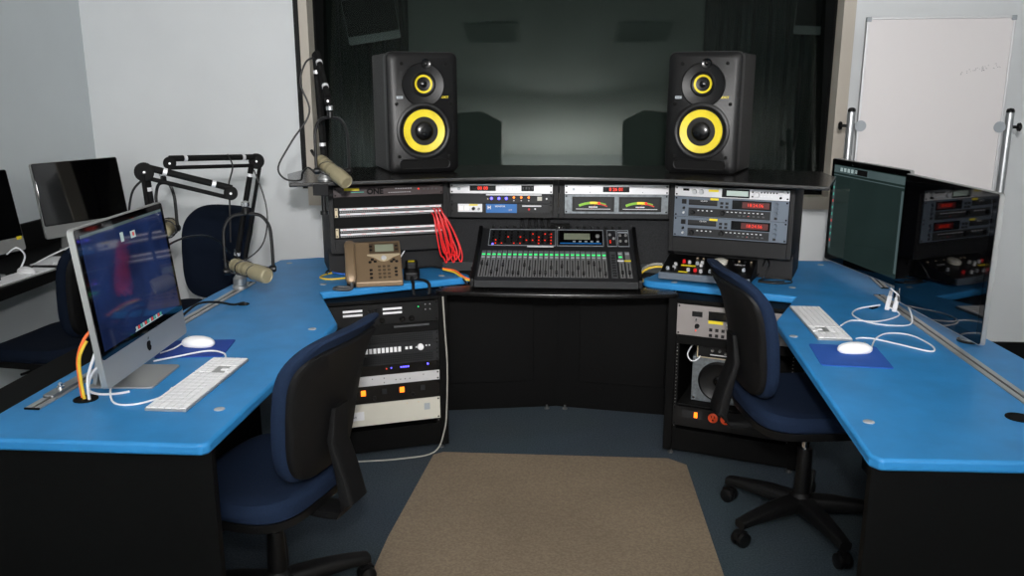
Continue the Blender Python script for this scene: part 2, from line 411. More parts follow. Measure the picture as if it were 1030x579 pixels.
# ------------------------------------------------------------------ rack cabinets
YA = R(20.4)
def T(frame, p):
    (cx, cy), a = frame; q = rotp((p[0], p[1]), a); return (cx+q[0], cy+q[1], p[2])
RL = ((-.742,3.3775), YA); RR = ((.7225,3.3775), -YA)     # lower racks
TL = ((-.752,3.665), YA); TR = ((.728,3.655), -YA)         # upper turrets
def lower_rack(fr, lab, hgt=.705):
    t = thing('rack_cabinet', lab, 'rack cabinet', (*fr[0],0), fr[1], 'floor racks under the blue desks')
    W = .279; D = .40
    B().box(-W,-.243,0,D,.025,hgt).build('side_panel','black',t,bevel=.0015); B().box(.243,W,0,D,.025,hgt).build('side_panel','black',t,bevel=.0015)
    B().box(-.2425,.2425,.0,D,.691,hgt).build('top_panel', 'black', t, bevel=.001)
    B().box(-.2425,.2425,.012,D,.025,.125).build('plinth', 'black', t, bevel=.001)
    B().box(-.2425,.2425,D-.012,D,.126,.690).build('back_panel', 'blackm', t)
    rl = B().box(.228,.2425,.006,.03,.126,.690)
    for k in range(36): rl.cyl((.235,.006,.14+k*.0153),(.235,.0052,.14+k*.0153),.0025, n=6, m=1)
    o = rl.build('rack_rail', ['blackm','steel'], t)
    c = o.copy(); C.objects.link(c); c.location = (-.4705,0,0)
    f0 = B().lathe([(.012,0),(.012,.006),(.005,.008),(.005,.026)], n=12).build('levelling_foot', 'steel', t, loc=(-.25,.03,0))
    rep(f0, [(.25,.03,0),(-.25,D-.04,0),(.25,D-.04,0)])
    return t
lower_rack(RL, 'black floor rack cabinet under the left blue desk, full of audio units')
lower_rack(RR, 'black floor rack cabinet under the right blue desk, with an open bay and round speaker')
def turret(fr, lab):
    t = thing('desktop_rack', lab, 'equipment rack', (*fr[0],.74), fr[1], 'angled desktop racks under the long shelf')
    W = .262; D = .40; z0, z1 = .115, .444
    B().box(-W,-.243,0,D,z0,z1).build('side_panel','turret',t,bevel=.0015); B().box(.243,W,0,D,z0,z1).build('side_panel','turret',t,bevel=.0015)
    B().box(-.2425,.2425,0,D,z1-.006,z1).build('top_panel', 'turret', t)
    B().box(-.2425,.2425,0,D,z0,.180).build('bottom_panel', 'turret', t, bevel=.001)
    B().box(-.2425,.2425,D-.01,D,.181,z1-.007).build('back_panel', 'blackm', t)
    B().prism([(-W+.0,.13),(W,.13),(W,D),(-W,D)], .001, z0-.001).build('base_plinth', 'turret', t, bevel=.0015)
    for i,(x) in enumerate((-.2365,.2365)):
        rl = B().box(x-.006,x+.006,.005,.02,.181,z1-.008)
        for k in range(15): rl.cyl((x,.005,.19+k*.0153),(x,.0044,.19+k*.0153),.0022, n=6, m=1)
        rl.build('rack_rail', ['blackm','steel'], t)
    return t
turret(TL, 'black angled desktop rack on the left, with patchbays, behind the telephone')
turret(TR, 'black angled desktop rack on the right, with two red-display decks')

# rack unit base
HW = .2405; U = .04445
def unit(fr, z, nU, name, lab, m, cat='rack unit', depth=.25, group=None, screws='blackm', hw=HW, yoff=-.003):
    o = T(fr, (0,yoff,z)); t = thing(name, lab, cat, o, fr[1], group)
    h = nU*U-.0012
    B().box(-hw,hw,-.004,0,0,h).build('faceplate', m, t, bevel=.0006)
    B().box(-min(hw,.222)+.004,min(hw,.222)-.004,.0002,depth,.002,h-.002).build('chassis', 'blackm', t)
    if screws:
        s0 = B().lathe([(.0038,0),(.0038,.0012),(.002,.002)], ax=(0,-1,0), n=10).build('rack_screw', screws, t, loc=(-hw+.008,-.004,.008))
        rep(s0, [(hw-.008,-.004,.008),(-hw+.008,-.004,h-.008),(hw-.008,-.004,h-.008)])
    return t, h
def knob(t, x, z, r, m='blackp', d=.012, name='knob'):
    return B().lathe([(r,0),(r*.95,d*.8),(r*.8,d)], ax=(0,-1,0), n=16).build(name, m, t, loc=(x,-.004,z))
def plate(t, x0, x1, z0, z1, m, name, d=.0015, bevel=0, y=-.004):
    return B().box(x0,x1,y-d,y,z0,z1).build(name, m, t, bevel=bevel)
def row(src, dx, n, dz=0):
    l = src.location.copy(); rep(src, [(l.x+dx*i, l.y, l.z+dz*i) for i in range(1, n)])
def btn(t, x, z, w, h, m, name='button', d=.003):
    return B().box(-w/2,w/2,-d,0,-h/2,h/2).build(name, m, t, loc=(x,-.004,z))

# ---- right turret: silver processor + two decks
z0 = .74+.115+.041
ZT = 1.148
t, h = unit(TR, ZT-U, 1, 'recorder_unit', 'thin silver rack recorder with pale display, topmost of the right desktop rack', 'silver')
plate(t,-.205,-.178,.024,.034,'blackm','slot')
knob(t,-.155,.022,.011,'alu'); knob(t,-.125,.022,.011,'alu')
plate(t,-.108,-.042,.006,.038,'boardframe','card_cover'); plate(t,-.095,-.052,.024,.034,'yellow','label_sticker',.0018,y=-.0056)
plate(t,-.038,.078,.004,.041,'blackg','display_bezel'); plate(t,-.018,.072,.011,.033,'lcdw','display',.0006,y=-.0056)
knob(t,.108,.020,.012,'silver')
b0 = btn(t,.126,.031,.006,.006,'blackm'); row(b0,.0125,6)
b0 = btn(t,.126,.015,.009,.005,'whitel'); row(b0,.014,4)
knob(t,.205,.030,.008,'silver'); knob(t,.205,.012,.005,'blackm'); b0 = btn(t,.090,.031,.006,.006,'blackm'); rep(b0,[(.090,-.004,.012)])
def deck(z, lab):
    t, h = unit(TR, z, 2, 'disc_deck', lab, 'slate', group='twin disc decks in the right desktop rack')
    plate(t,-.178,-.055,.052,.076,'dgrey','disc_tray',.003,.0008); plate(t,-.178,-.055,.056,.058,'blackm','tray_slit',.0008,y=-.007)
    plate(t,-.178,.168,.004,.040,'dgrey','lower_panel')
    plate(t,-.208,-.188,.056,.076,'blackp','power_button',.003)
    plate(t,.008,.170,.044,.082,'blackg','display_bezel'); plate(t,.050,.162,.050,.076,'redd_e','display',.0005,y=-.0055)
    text('display_digits','18:24.06',.020,'red_e',t,(.104,-.0062,.063),depth=.0002)
    knob(t,-.160,.020,.011,'blackp'); knob(t,-.032,.024,.011,'blackp')
    b0 = btn(t,-.135,.030,.007,.004,'whitel'); row(b0,.019,4)
    b0 = btn(t,-.010,.030,.008,.003,'whitel'); row(b0,.018,9)
    b0 = btn(t,.040,.016,.010,.006,'grey'); row(b0,.020,6)
    b0 = btn(t,-.036,.066,.013,.010,'blackp'); rep(b0,[(-.014,-.004,.066),(-.036,-.004,.050),(-.014,-.004,.050)])
    k = knob(t,.190,.072,.008,'slate'); rep(k,[(.190,-.004,.052),(.190,-.004,.032)]); plate(t,.184,.196,.008,.018,'blackp','jack')
    plate(t,-.085,-.050,.077,.086,'yellow','label_sticker',.0032); knob(t,-.198,.038,.006,'blackp'); knob(t,-.198,.018,.005,'silver')
    text('marking','CD-RW',.009,'whitel',t,(-.112,-.0072,.0715),depth=.0001)
    s = B().cyl((0,0,0),(0,-.0015,0),.0022,n=8).build('indicator','red_e',t,loc=(.078,-.0055,.016))
    return t
deck(ZT-3*U, 'slate grey disc deck with red display, directly below the silver recorder')
deck(ZT-5*U, 'slate grey disc deck with red display, lowest in the right desktop rack')

# ---- left turret
t, h = unit(TL, ZT-U, 1, 'processor_unit', 'dark brown rack processor lettered ONE, topmost of the left desktop rack', 'brown')
text('lettering','ONE',.034,'blackm',t,(-.062,-.0046,.020),bold=.0016)
plate(t,-.195,-.130,.027,.038,'yellow','label_sticker'); plate(t,-.165,-.11,.018,.021,'icong','stripe',.0005)
b0 = btn(t,.03,.030,.004,.004,'whitel','indicator',.001); row(b0,.011,7)
b0 = btn(t,.0,.014,.006,.002,'whitel','marking',.0006); row(b0,.010,10)
B().cyl((0,0,0),(0,-.002,0),.004,n=10).build('status_light','red_e',t,loc=(.130,-.004,.026))
b0 = btn(t,.155,.024,.007,.007,'grey'); row(b0,.018,4)
unit(TL, ZT-2*U, 1, 'rack_blanking_unit', 'plain black blanking panel between the brown unit and the upper patchbay', 'black', 'blanking panel', .02)
def patchbay(z, lab, redrow):
    t, h = unit(TL, z, 1, 'patchbay', lab, 'blackp', 'patchbay', group='patchbays in the left desktop rack')
    plate(t,-.238,-.226,.002,.042,'gold','end_plate')
    s0 = plate(t,-.218,.232,.031,.040,'whitel','label_strip',.0012); plate(t,-.218,.232,.010,.018,'whitel','label_strip',.0012)
    b = B()
    for k in range(48):
        for zz in (.025,.005):
            b.cyl((-.213+k*.0092,-.004,zz),(-.213+k*.0092,-.006,zz),.003,n=8)
    b.build('jack_row','steel',t)
    if redrow:
        b = B()
        for k in range(0,48,1):
            if k % 5 in (1,2) : b.box(-.216+k*.0092,-.211+k*.0092,-.0056,-.0050,.034,.037)
            if k % 7 in (3,4) : b.box(-.216+k*.0092,-.211+k*.0092,-.0056,-.0050,.0125,.0155)
        b.build('marking','vured',t)
    return t
patchbay(ZT-3*U, 'upper patchbay with white label strips and red cords plugged in', True)
unit(TL, ZT-4*U, 1, 'rack_blanking_unit', 'plain black blanking panel between the two patchbays', 'black', 'blanking panel', .02)
patchbay(ZT-5*U, 'lower patchbay with white label strips behind the telephone', True)

# ---- red patch cords
def wpt(fr, x, y, z): return Vector(T(fr, (x,y,z)))
for i in range(7):
    x = .186+i*.0075; z = ZT-3*U+(.025 if i % 2 else .005)
    bot = .80+.012*(i % 3)
    t = thing('patch_cord', ['red patch cord, leftmost of the hanging bunch','second red patch cord from the left of the bunch','third red patch cord from the left of the bunch','middle red patch cord of the hanging bunch','third red patch cord from the right of the bunch','second red patch cord from the right of the bunch','red patch cord, rightmost of the hanging bunch'][i], 'patch cord', T(TL,(x,0,z)), TL[1], 'red cords hanging from the upper patchbay')
    B().cyl((0,-.006,0),(0,-.028,0),.0035,n=10).build('plug','rcable',t)
    pts = [(0,-.026,0),(.004,-.045,-.015),(.012+.003*i,-.055,-.09),(.028+.0035*i,-.05,-.18),(.043+.0035*i,-.045,bot-z+.02),(.055+.004*i,-.045,bot-z-.005),(.060+.004*i,-.045,bot-z+.03),(.045+.004*i,-.038,-.13),(.02+.003*i,-.03,-.06),(.010,-.02,-.02)]
    B().tube(pts,.0032,n=8,smooth=6).build('cord','rcable',t)

# ------------------------------------------------------------------ centre bays
def bay(xc, mir, lab):
    t = thing('equipment_bay', lab, 'equipment rack', (xc,3.87,.978), 0, 'two centre bays under the long shelf')
    W = .2615
    B().box(-W,-.2375,0,.27,0,.205).build('side_panel','turret',t,bevel=.0015); B().box(.2375,W,0,.27,0,.205).build('side_panel','turret',t,bevel=.0015)
    B().box(-.237,.237,0,.27,0,.023).build('bottom_panel','turret',t,bevel=.001)
    B().box(-.237,.237,0,.27,.158,.205).build('top_panel','turret',t,bevel=.001)
    B().box(-.237,.237,.26,.27,.0235,.1575).build('back_panel','blackm',t)
    return t
CBL = ((-.272,3.87), 0); CBR = ((.254,3.87), 0)
bay(-.272,-1,'dark grey centre bay on the left holding the clock with blue lights')
bay(.254,1,'dark grey centre bay on the right holding the level meters')
ZB = .978+.157
hw = .2355
t, h = unit(CBL, ZB-U, 1, 'clock_unit', 'silver rack clock in the left centre bay, red digits 00 00', 'silver', hw=hw, depth=.2)
plate(t,-.145,-.025,.012,.036,'blackg','display_bezel')
text('clock_digits','00 00',.021,'red_e',t,(-.085,-.0062,.024),depth=.0002,bold=.0006)
b0 = B().cyl((0,0,0),(0,-.004,0),.004,n=10).build('button','alu',t,loc=(.0,-.004,.022)); row(b0,.0175,5)
plate(t,.092,.150,.012,.038,'blackg','switch_bank'); b0 = btn(t,.100,.025,.005,.010,'grey','switch'); b0.location.y=-.0056; row(b0,.014,4)
B().lathe([(.008,0),(.008,.0008)],ax=(0,-1,0),n=20).build('emblem','cap',t,loc=(-.195,-.004,.022))
t, h = unit(CBL, ZB-2*U, 1, 'switcher_unit', 'dark rack switcher with a row of blue and orange lit buttons, below the left clock', 'dgrey', hw=hw, depth=.2)
plate(t,-.070,.185,.036,.0425,'whitel','label_strip')
b0 = B().lathe([(.0065,0),(.006,.005),(.001,.006)],ax=(0,-1,0),n=14).build('lit_button','blue_e',t,loc=(-.045,-.004,.022)); b0['label']='blue lit button'; row(b0,.034,3)
b0 = B().lathe([(.005,0),(.0045,.004),(.001,.005)],ax=(0,-1,0),n=14).build('lit_button','orange_e',t,loc=(.058,-.004,.027)); b0['label']='orange lit button'; row(b0,.034,3)
b0 = B().cyl((0,0,0),(0,-.004,0),.003,n=8).build('indicator','whitel',t,loc=(.058,-.004,.013)); row(b0,.034,3)
btn(t,.176,.022,.021,.018,'cream','square_button'); b0 = btn(t,-.062,.020,.005,.006,'gold','switch')
B().cyl((0,0,0),(0,-.004,0),.004,n=10).build('switch','silver',t,loc=(.208,-.004,.022))
t, h = unit(CBL, ZB-3*U, 1, 'module_frame', 'black rack frame with three small modules, lowest in the left centre bay', 'blackp', 'rack unit', hw=hw, depth=.2)
plate(t,-.200,-.088,.004,.041,'silver','control_module',.006); 
q = B().box(-.009,.009,-.004,0,-.009,.009).build('lit_button','white_e',t,loc=(-.185,-.010,.022)); q['label']='white lit square button'; rep(q,[(-.158,-.010,.022)])
k = knob(t,-.128,.020,.008,'blackp'); k.location.y=-.010; k = knob(t,-.104,.018,.006,'steel'); k.location.y=-.010
plate(t,-.148,-.108,.033,.040,'yellow','label_sticker',.0008,y=-.010)
plate(t,-.070,.072,.001,.042,'bluelabel','blue_module',.008); text('lettering','MONITOR',.010,'whitel',t,(-.005,-.0125,.031),depth=.0001,bold=.0003); text('lettering','pre',.011,'gold',t,(.042,-.0125,.016),depth=.0001)
text('lettering','H',.022,'whitel',t,(-.055,-.0125,.025),depth=.0001,bold=.001)
plate(t,.080,.212,.003,.041,'dgrey','grey_module',.005); plate(t,.096,.184,.030,.036,'whitel','label_strip',.0008,y=-.009)
B().cyl((0,0,0),(0,-.004,0),.005,n=10).build('button','rcable',t,loc=(.128,-.009,.018)); B().cyl((0,0,0),(0,-.004,0),.004,n=10).build('switch','silver',t,loc=(.156,-.009,.020))
# right centre bay
t, h = unit(CBR, ZB-U, 1, 'clock_unit', 'silver rack clock above the level meters, red digits 8 26 01', 'silver', hw=hw, depth=.2)
plate(t,-.062,.058,.010,.034,'blackg','display_bezel'); text('clock_digits','8 26 01',.021,'red_e',t,(-.002,-.0062,.022),depth=.0002,bold=.0006)
b0 = B().cyl((0,0,0),(0,-.001,0),.002,n=8).build('small_screw','grey',t,loc=(-.12,-.004,.035)); rep(b0,[(-.12,-.004,.009),(.118,-.004,.035),(.118,-.004,.009)])
B().lathe([(.006,0),(.006,.0008)],ax=(0,-1,0),n=20).build('emblem','cap',t,loc=(-.195,-.004,.022))
t, h = unit(CBR, ZB-3*U, 2, 'level_meter_unit', 'grey rack panel with two lit needle level meters, lower right centre bay', 'galv', hw=hw, depth=.2)
for cx in (-.105,.108):
    fr_ = B()
    fr_.box(-.094,.094,-.012,0,-.004+.0,.004); 
    o = B().prism([(-.096,.010),(.096,.010),(.096,.078),(-.096,.078)],-.011,-.004,'y').build('meter_housing','blackp',t,bevel=.001,loc=(cx,0,0))
    s = B().box(-.084,.084,-.0118,-.0111,.016,.070).build('meter_face','dgrey',o)
    a = B(); 
    def arcstrip(b, a0, a1, r0, r1, m):
        n = 8
        for k in range(n):
            u0 = R(a0+(a1-a0)*k/n); u1 = R(a0+(a1-a0)*(k+1)/n)
            v = [(r*math.sin(u), -.0125, -.115+r*math.cos(u)) for r,u in ((r0,u0),(r1,u0),(r1,u1),(r0,u1))]
            b.add(v+[(x,y+.0006,z) for x,y,z in v], [(0,1,2,3),(7,6,5,4),(0,4,5,1),(2,6,7,3),(1,5,6,2),(3,7,4,0)], m)
    arcstrip(a,-23,-5,.160,.171,0); arcstrip(a,-5,8,.160,.171,1); arcstrip(a,8,23,.160,.165,2)
    arcstrip(a,8,20,.166,.171,0)
    a.build('meter_scale',['vugreen','vuyellow','vured'],o)
    B().box(-.078,.078,-.0125,-.0119,.021,.0235).build('scale_line','whitel',o)
    B().box(-.020,.020,-.0125,-.0119,.029,.034).build('scale_caption','whitel',o)
    B().lathe([(.0065,0),(.005,.002),(.001,.003)],(.026,-.0126,.049),(0,-1,0),n=12).build('peak_lamp','red_e',o)
    B().tube([(-.01,-.0135,.024),(.024,-.0135,.055)],.0007,n=6,smooth=0).build('needle','vured',o)

# ------------------------------------------------------------------ centre cabinet + counter + shelf
cc = thing('console_cabinet', 'low black console cabinet with two doors in the centre, under the mixing desk', 'cabinet', (-.01,3.98,0))
# panels: two angled faces meeting in a shallow inward V
ang = math.atan2(.095,.56)
for sgn, nm in ((-1,'left'),(1,'right')):
    fr2 = rotp((.28,0), sgn*0)
    a = -ang*sgn
    base = (sgn*.275, -.030, 0)
    pa = B().box(-.283,.283,.022,.04,.0,.705).build('front_panel','black',cc,loc=base,rot=(0,0,a))
    d = B().box(-.248*1 if sgn<0 else -.165,.165 if sgn<0 else .248,.003,.0215,.145,.672).build('door','black',cc,bevel=.002,loc=base,rot=(0,0,a))
    lx = 0.005 if sgn<0 else 0.0
    l = B().box(-.020,.020,-.003,.0028,-.020,.020).build('door_latch','blackp',d,bevel=.002,loc=(lx,0,.625))
    B().lathe([(.013,0),(.013,.004),(.010,.005),(.010,.003)],ax=(0,-1,0),n=20).build('latch_cup','dgrey',l,loc=(0,-.003,0))
f0 = B().lathe([(.012,0),(.012,.006),(.005,.008),(.005,.02)],n=12).build('levelling_foot','steel',cc,loc=(-.045,-.0,0)); rep(f0,[(.045,0,0)])
ct = B().prism([(-.53,3.495),(-.5,3.47),(-.25,3.447),(.0,3.44),(.23,3.447),(.475,3.47),(.505,3.495),(.475,3.56),(.33,3.60),(.33,3.83),(.40,3.98),(-.43,3.98),(-.36,3.83),(-.36,3.60),(-.50,3.56)], .7055, .7215)
tag(ct.build('counter', 'shelf', None, bevel=.004), 'black curved centre counter under the mixing console, between the floor racks', 'counter')
# felt back panel under the centre bays
tag(B().prism([(3.985,.7420),(4.0,.7420),(4.02,.977),(4.005,.977)],-.590,.570,'x').build('acoustic_panel','felt'), 'charcoal fabric panel behind the mixing console, below the centre bays', 'panel')
# monitor shelf
sp = [(-1.06,3.25),(-.50,3.48),(-.25,3.54),(-.01,3.555),(.23,3.54),(.48,3.48),(1.015,3.26),(1.15,3.62),(1.16,3.86),(.58,4.10),(-.60,4.10),(-1.17,3.84),(-1.185,3.62)]
tag(B().prism(sp,1.1845,1.200).build('monitor_shelf','shelf',None,bevel=.004,seg=3), 'long black curved shelf along the top of the console, carrying both loudspeakers', 'shelf')

# ------------------------------------------------------------------ loudspeakers
def speaker(x, y, rz, lab):
    t = thing('loudspeaker', lab, 'loudspeaker', (x,y,1.2005), rz, 'studio monitor loudspeakers')
    W, Hh, D = .157, .512, .34
    B().prism([(-W+.006,.03),(W-.006,.03),(W-.006,D),(-W+.006,D)],.006,Hh-.006).build('cabinet','vinyl',t,bevel=.006,seg=3)
    # sculpted front baffle
    o = rrect(-W,W,0,Hh,.03,6); i = rrect(-W+.022,W-.022,.022,Hh-.022,.03,6)
    b = B(); b.rings([[(p[0],.055,p[1]) for p in o],[(p[0],.012,p[1]) for p in o],[(p[0]*.985,.002,Hh/2+(p[1]-Hh/2)*.99) for p in o],[(p[0],-.012,p[1]) for p in i]])
    b.build('baffle','blackp',t,bevel=.003)
    B().lathe([(.094,0),(.094,.003),(.090,.006),(.086,.004)],(0,-.0121,.375),(0,-1,0),n=48).build('waveguide','blackp',t)
    # tweeter
    tw = B().lathe([(.021,0),(.021,.004),(.016,.002),(.0,.002)],(.012,-.0165,.462),(0,-1,0),n=28).build('tweeter','blackg',t)
    B().lathe([(.009,0),(.008,.004),(.004,.007),(.0005,.008)],(.012,-.0187,.462),(0,-1,0),n=20).build('dome','blackg',tw)
    def driver(z, R0, name):
        d = B().lathe([(R0,0),(R0,.005),(R0*.93,.009),(R0*.86,.008),(R0*.80,.004),(R0*.78,.001)],(0,-.0125,z),(0,-1,0),n=48).build(name,'blackp',t)
        B().lathe([(R0*.755,.0035),(R0*.735,.0065),(R0*.5,.0010),(R0*.42,-.003+.0036)],(0,-.0125,z),(0,-1,0),n=48,cap=False).build('cone','ycone',d)
        B().lathe([(R0*.34,.0005),(R0*.325,.004),(R0*.26,.0085),(R0*.15,.0115),(R0*.0,.0125)],(0,-.0125,z),(0,-1,0),n=32).build('dust_cap','blackg',d)
        return d
    d = B().lathe([(.053,.0),(.053,.004),(.048,.007),(.042,.003)],(0,-.0165,.378),(0,-1,0),n=40).build('midrange_driver','blackp',t)
    B().lathe([(.039,.004),(.0375,.007),(.026,.001),(.015,.0005)],(0,-.0165,.378),(0,-1,0),n=40,cap=False).build('cone','ycone',d)
    B().lathe([(.0155,.0005),(.0145,.005),(.008,.0085),(.0005,.0095)],(0,-.0165,.378),(0,-1,0),n=24).build('dust_cap','blackg',d)
    driver(.180,.122,'woofer')
    # port
    pr = B().prism(rrect(-.108,.108,.022,.056,.015,5),-.0135,-.012,'y').build('bass_port','blackm',t)
    B().tube([(p[0],-.0145,p[1]) for p in rrect(-.112,.112,.019,.059,.017,5)],.003,n=8,smooth=0,closed=True).build('port_lip','blackp',t)
    s0 = B().lathe([(.0075,0),(.0075,.002),(.004,.003)],ax=(0,-1,0),n=12).build('screw','blackm',t,loc=(-.092,-.0121,.462))
    rep(s0,[(.098,-.0121,.462),(-.118,-.0121,.295),(.118,-.0121,.295),(-.112,-.0121,.072),(.112,-.0121,.072)])
    plate(t,-.118,-.090,.317,.328,'cap','badge',.0015,y=-.0122); text('badge_lettering','KRK',.009,'blackm',t,(-.104,-.0138,.3225),depth=.0001)
    text('front_lettering','ROKIT',.013,'ycone',t,(.092,-.0126,.3225),depth=.0003,bold=.0003)
    return t
speaker(-.598,3.70,R(23),'black loudspeaker with yellow cones on the left of the long shelf')
speaker(.600,3.725,-R(22),'black loudspeaker with yellow cones on the right of the long shelf')

# ------------------------------------------------------------------ lower left rack units
def zl(px): return (452-px)*.0045
zt = .688
t, h = unit(RL, zt-2*U, 2, 'power_distribution_unit', 'black rack unit with white text strips, topmost of the left floor rack', 'blackp')
for (x,z) in ((-.12,.066),(-.12,.048),(.045,.066),(.045,.048)): plate(t,x-.04,x+.04,z-.005,z+.004,'whitel','label_strip')
k = knob(t,-.05,.060,.008); rep(k,[(-.025,-.004,.060),(-.0375,-.004,.040)])
k = knob(t,-.04,.018,.012,'blackg',.010,'socket'); rep(k,[(.0,-.004,.018),(.085,-.004,.018),(.125,-.004,.018)])
B().cyl((0,0,0),(0,-.002,0),.003,n=8).build('status_light','green_e',t,loc=(.155,-.004,.066))
b0 = B().cyl((0,0,0),(0,-.002,0),.002,n=8).build('indicator','whitel',t,loc=(.185,-.004,.074)); rep(b0,[(.205,-.004,.074),(.185,-.004,.052),(.205,-.004,.052)])
t, h = unit(RL, zt-3*U, 1, 'network_switch_unit', 'black rack unit with a grey label strip, second from top of the left floor rack', 'blackm')
plate(t,.05,.20,.026,.034,'grey','label_strip')
t, h = unit(RL, zt-4*U, 1, 'vent_panel', 'perforated black vent panel above the white button unit', 'dgrey', 'vent panel', .02)
b = B()
for i in range(56):
    for j in range(4): b.box(-.215+i*.0077,-.211+i*.0077,-.0045,-.0041,.006+j*.009,.012+j*.009)
b.build('perforation','blackm',t)
t, h = unit(RL, zt-5*U, 1, 'intercom_unit', 'charcoal rack unit with white buttons and a white knob in the left floor rack', 'dgrey')
b0 = btn(t,-.035,.020,.012,.022,'white'); row(b0,-.0, 1); rep(b0,[(-.035+.0175*i,-.004,.020) for i in range(1,7)]); rep(b0,[(-.035-.0175*i,-.004,.020) for i in range(1,6)])
b0 = btn(t,.100,.022,.011,.012,'white'); rep(b0,[(.118,-.004,.022)])
knob(t,.160,.022,.014,'white'); b0 = btn(t,.185,.026,.006,.006,'whitel'); rep(b0,[(.198,-.004,.026),(.142,-.004,.022)])
t, h = unit(RL, zt-6*U, 1, 'vent_panel', 'perforated black vent panel below the white button unit', 'dgrey', 'vent panel', .02)
b = B()
for i in range(56):
    for j in range(4): b.box(-.215+i*.0077,-.211+i*.0077,-.0045,-.0041,.006+j*.009,.012+j*.009)
b.build('perforation','blackm',t)
t, h = unit(RL, zt-7*U, 1, 'clock_source_unit', 'black rack unit with small blue and red lights in the left floor rack', 'blackg')
b0 = btn(t,.075,.028,.007,.006,'blue_e','display_segment',.001); row(b0,.010,4)
B().cyl((0,0,0),(0,-.002,0),.003,n=8).build('status_light','red_e',t,loc=(.012,-.004,.026)); B().cyl((0,0,0),(0,-.002,0),.003,n=8).build('status_light','blue_e',t,loc=(.032,-.004,.028)); B().cyl((0,0,0),(0,-.002,0),.004,n=8).build('status_light','blue_e',t,loc=(.190,-.004,.032))
t, h = unit(RL, zt-8*U, 1, 'distribution_amplifier', 'thin silver rack unit in the left floor rack', 'silver')
b0 = B().cyl((0,0,0),(0,-.0015,0),.0025,n=8).build('small_screw','grey',t,loc=(-.2,-.004,.012)); rep(b0,[(-.17+.02*i,-.004,.012) for i in range(4)]+[(.05+.02*i,-.004,.018) for i in range(4)]+[(-.05,-.004,.03),(0,-.004,.03),(0,-.004,.01),(.17,-.004,.03)])
t, h = unit(RL, zt-9.7*U, 1.7, 'headphone_amplifier', 'black rack unit with two glowing orange lamps in the left floor rack', 'blackg')
for x,e in ((-.09,1),(.0,0),(.075,1),(.165,0)):
    pl = plate(t,x-.010,x+.010,.034,.058,'orange_e' if e else 'dgrey','lamp_window',.002)
    if e: pl['label'] = 'orange lit window'
k = knob(t,-.045,.022,.009); rep(k,[(.12,-.004,.022)])
t, h = unit(RL, zt-12*U, 2.25, 'blank_unit', 'large cream rack unit with a white paper label, lowest in the left floor rack', 'cream')
plate(t,-.205,-.09,.028,.066,'whitel','paper_label'); B().box(.17,.195,-.0046,-.004,.045,.075).build('smudge','cap',t)
text('handwriting','ln fan',.016,'grey',t,(-.14,-.0058,.045),depth=.0001)
b0 = B().cyl((0,0,0),(0,-.002,0),.003,n=8).build('small_screw','gold',t,loc=(.095,-.004,.085)); rep(b0,[(.145,-.004,.085)])

# ------------------------------------------------------------------ lower right rack units
t, h = unit(RR, .688-3*U, 3, 'broadcast_receiver', 'taupe rack unit with dark display and small buttons, topmost of the right floor rack', 'taupe')
plate(t,-.11,.12,.074,.112,'blackg','display_bezel'); plate(t,-.05,.06,.082,.104,'screenoff','display',.0005,y=-.0056)
plate(t,-.178,-.135,.084,.106,'blackp','socket'); knob(t,-.155,.044,.010); knob(t,-.160,.072,.005,'steel')
plate(t,-.11,-.050,.060,.073,'yellow','label_sticker'); plate(t,-.036,.03,.058,.064,'whitel','marking')
b0 = btn(t,-.098,.034,.013,.013,'blackp'); rep(b0,[(-.098+.025*i,-.004,.034-.024*j) for i in range(4) for j in range(2) if i+j])
b0 = btn(t,.055,.034,.013,.013,'blackp'); rep(b0,[(.055+.028*i,-.004,.034-.024*j) for i in range(5) for j in range(2) if i+j])
B().cyl((0,0,0),(0,-.002,0),.003,n=8).build('status_light','red_e',t,loc=(-.160,-.004,.024))
unit(RR, .688-4*U+.004, .9, 'rack_blanking_unit', 'plain black blanking panel below the taupe unit in the right floor rack', 'black', 'blanking panel', .02)
B_sh = B().box(-.225,.225,.004,.3,.238,.245)
o = B_sh.build('rack_shelf','blackm',None,bevel=.001); o.location=(*RR[0],0); o.rotation_euler=(0,0,RR[1]); tag(o,'thin black shelf in the open bay of the right floor rack, under the boxed speaker','shelf')
t = thing('cue_speaker','square galvanised speaker box with round black cone in the right floor rack','speaker',T(RR,(-.075,.06,.2455)),RR[1])
B().box(-.105,.105,0,.17,0,.20).build('case','galv',t,bevel=.004)
d = B().lathe([(.088,0),(.088,.006),(.080,.012),(.070,.008),(.045,.002),(.030,.001)],(.012,-.001,.100),(0,-1,0),n=40).build('cone','blackp',t)
B().lathe([(.026,0),(.022,.006),(.010,.010),(.001,.011)],(.012,-.003,.100),(0,-1,0),n=24).build('dust_cap','blackg',t)
s0 = B().lathe([(.006,0),(.006,.003)],ax=(0,-1,0),n=10).build('corner_screw','chrome',t,loc=(-.092,-.001,.185)); rep(s0,[(.092,-.001,.015),(-.092,-.001,.015),(.092,-.001,.185)])
t = thing('preamp_box','small dark metal box with knobs lying on top of the square speaker','audio box',T(RR,(-.045,.05,.4475)),RR[1])
B().box(-.115,.115,0,.14,0,.058).build('case','blackp',t,bevel=.003)
f = B(); f.box(-.115,.115,-.003,-.0002,0,.004); f.box(-.115,.115,-.003,-.0002,.054,.058); f.box(-.115,-.111,-.003,-.0002,.004,.054); f.box(.111,.115,-.003,-.0002,.004,.054); f.build('front_rim','gold',t)
k = B().lathe([(.006,0),(.005,.010)],ax=(0,-1,0),n=12).build('knob','steel',t,loc=(-.05,-.001,.036)); rep(k,[(-.02+.025*i,-.001,.036-.008*(i%2)) for i in range(5)]); 
B().box(-.06,.05,-.0012,-.0004,.014,.018).build('marking','whitel',t)
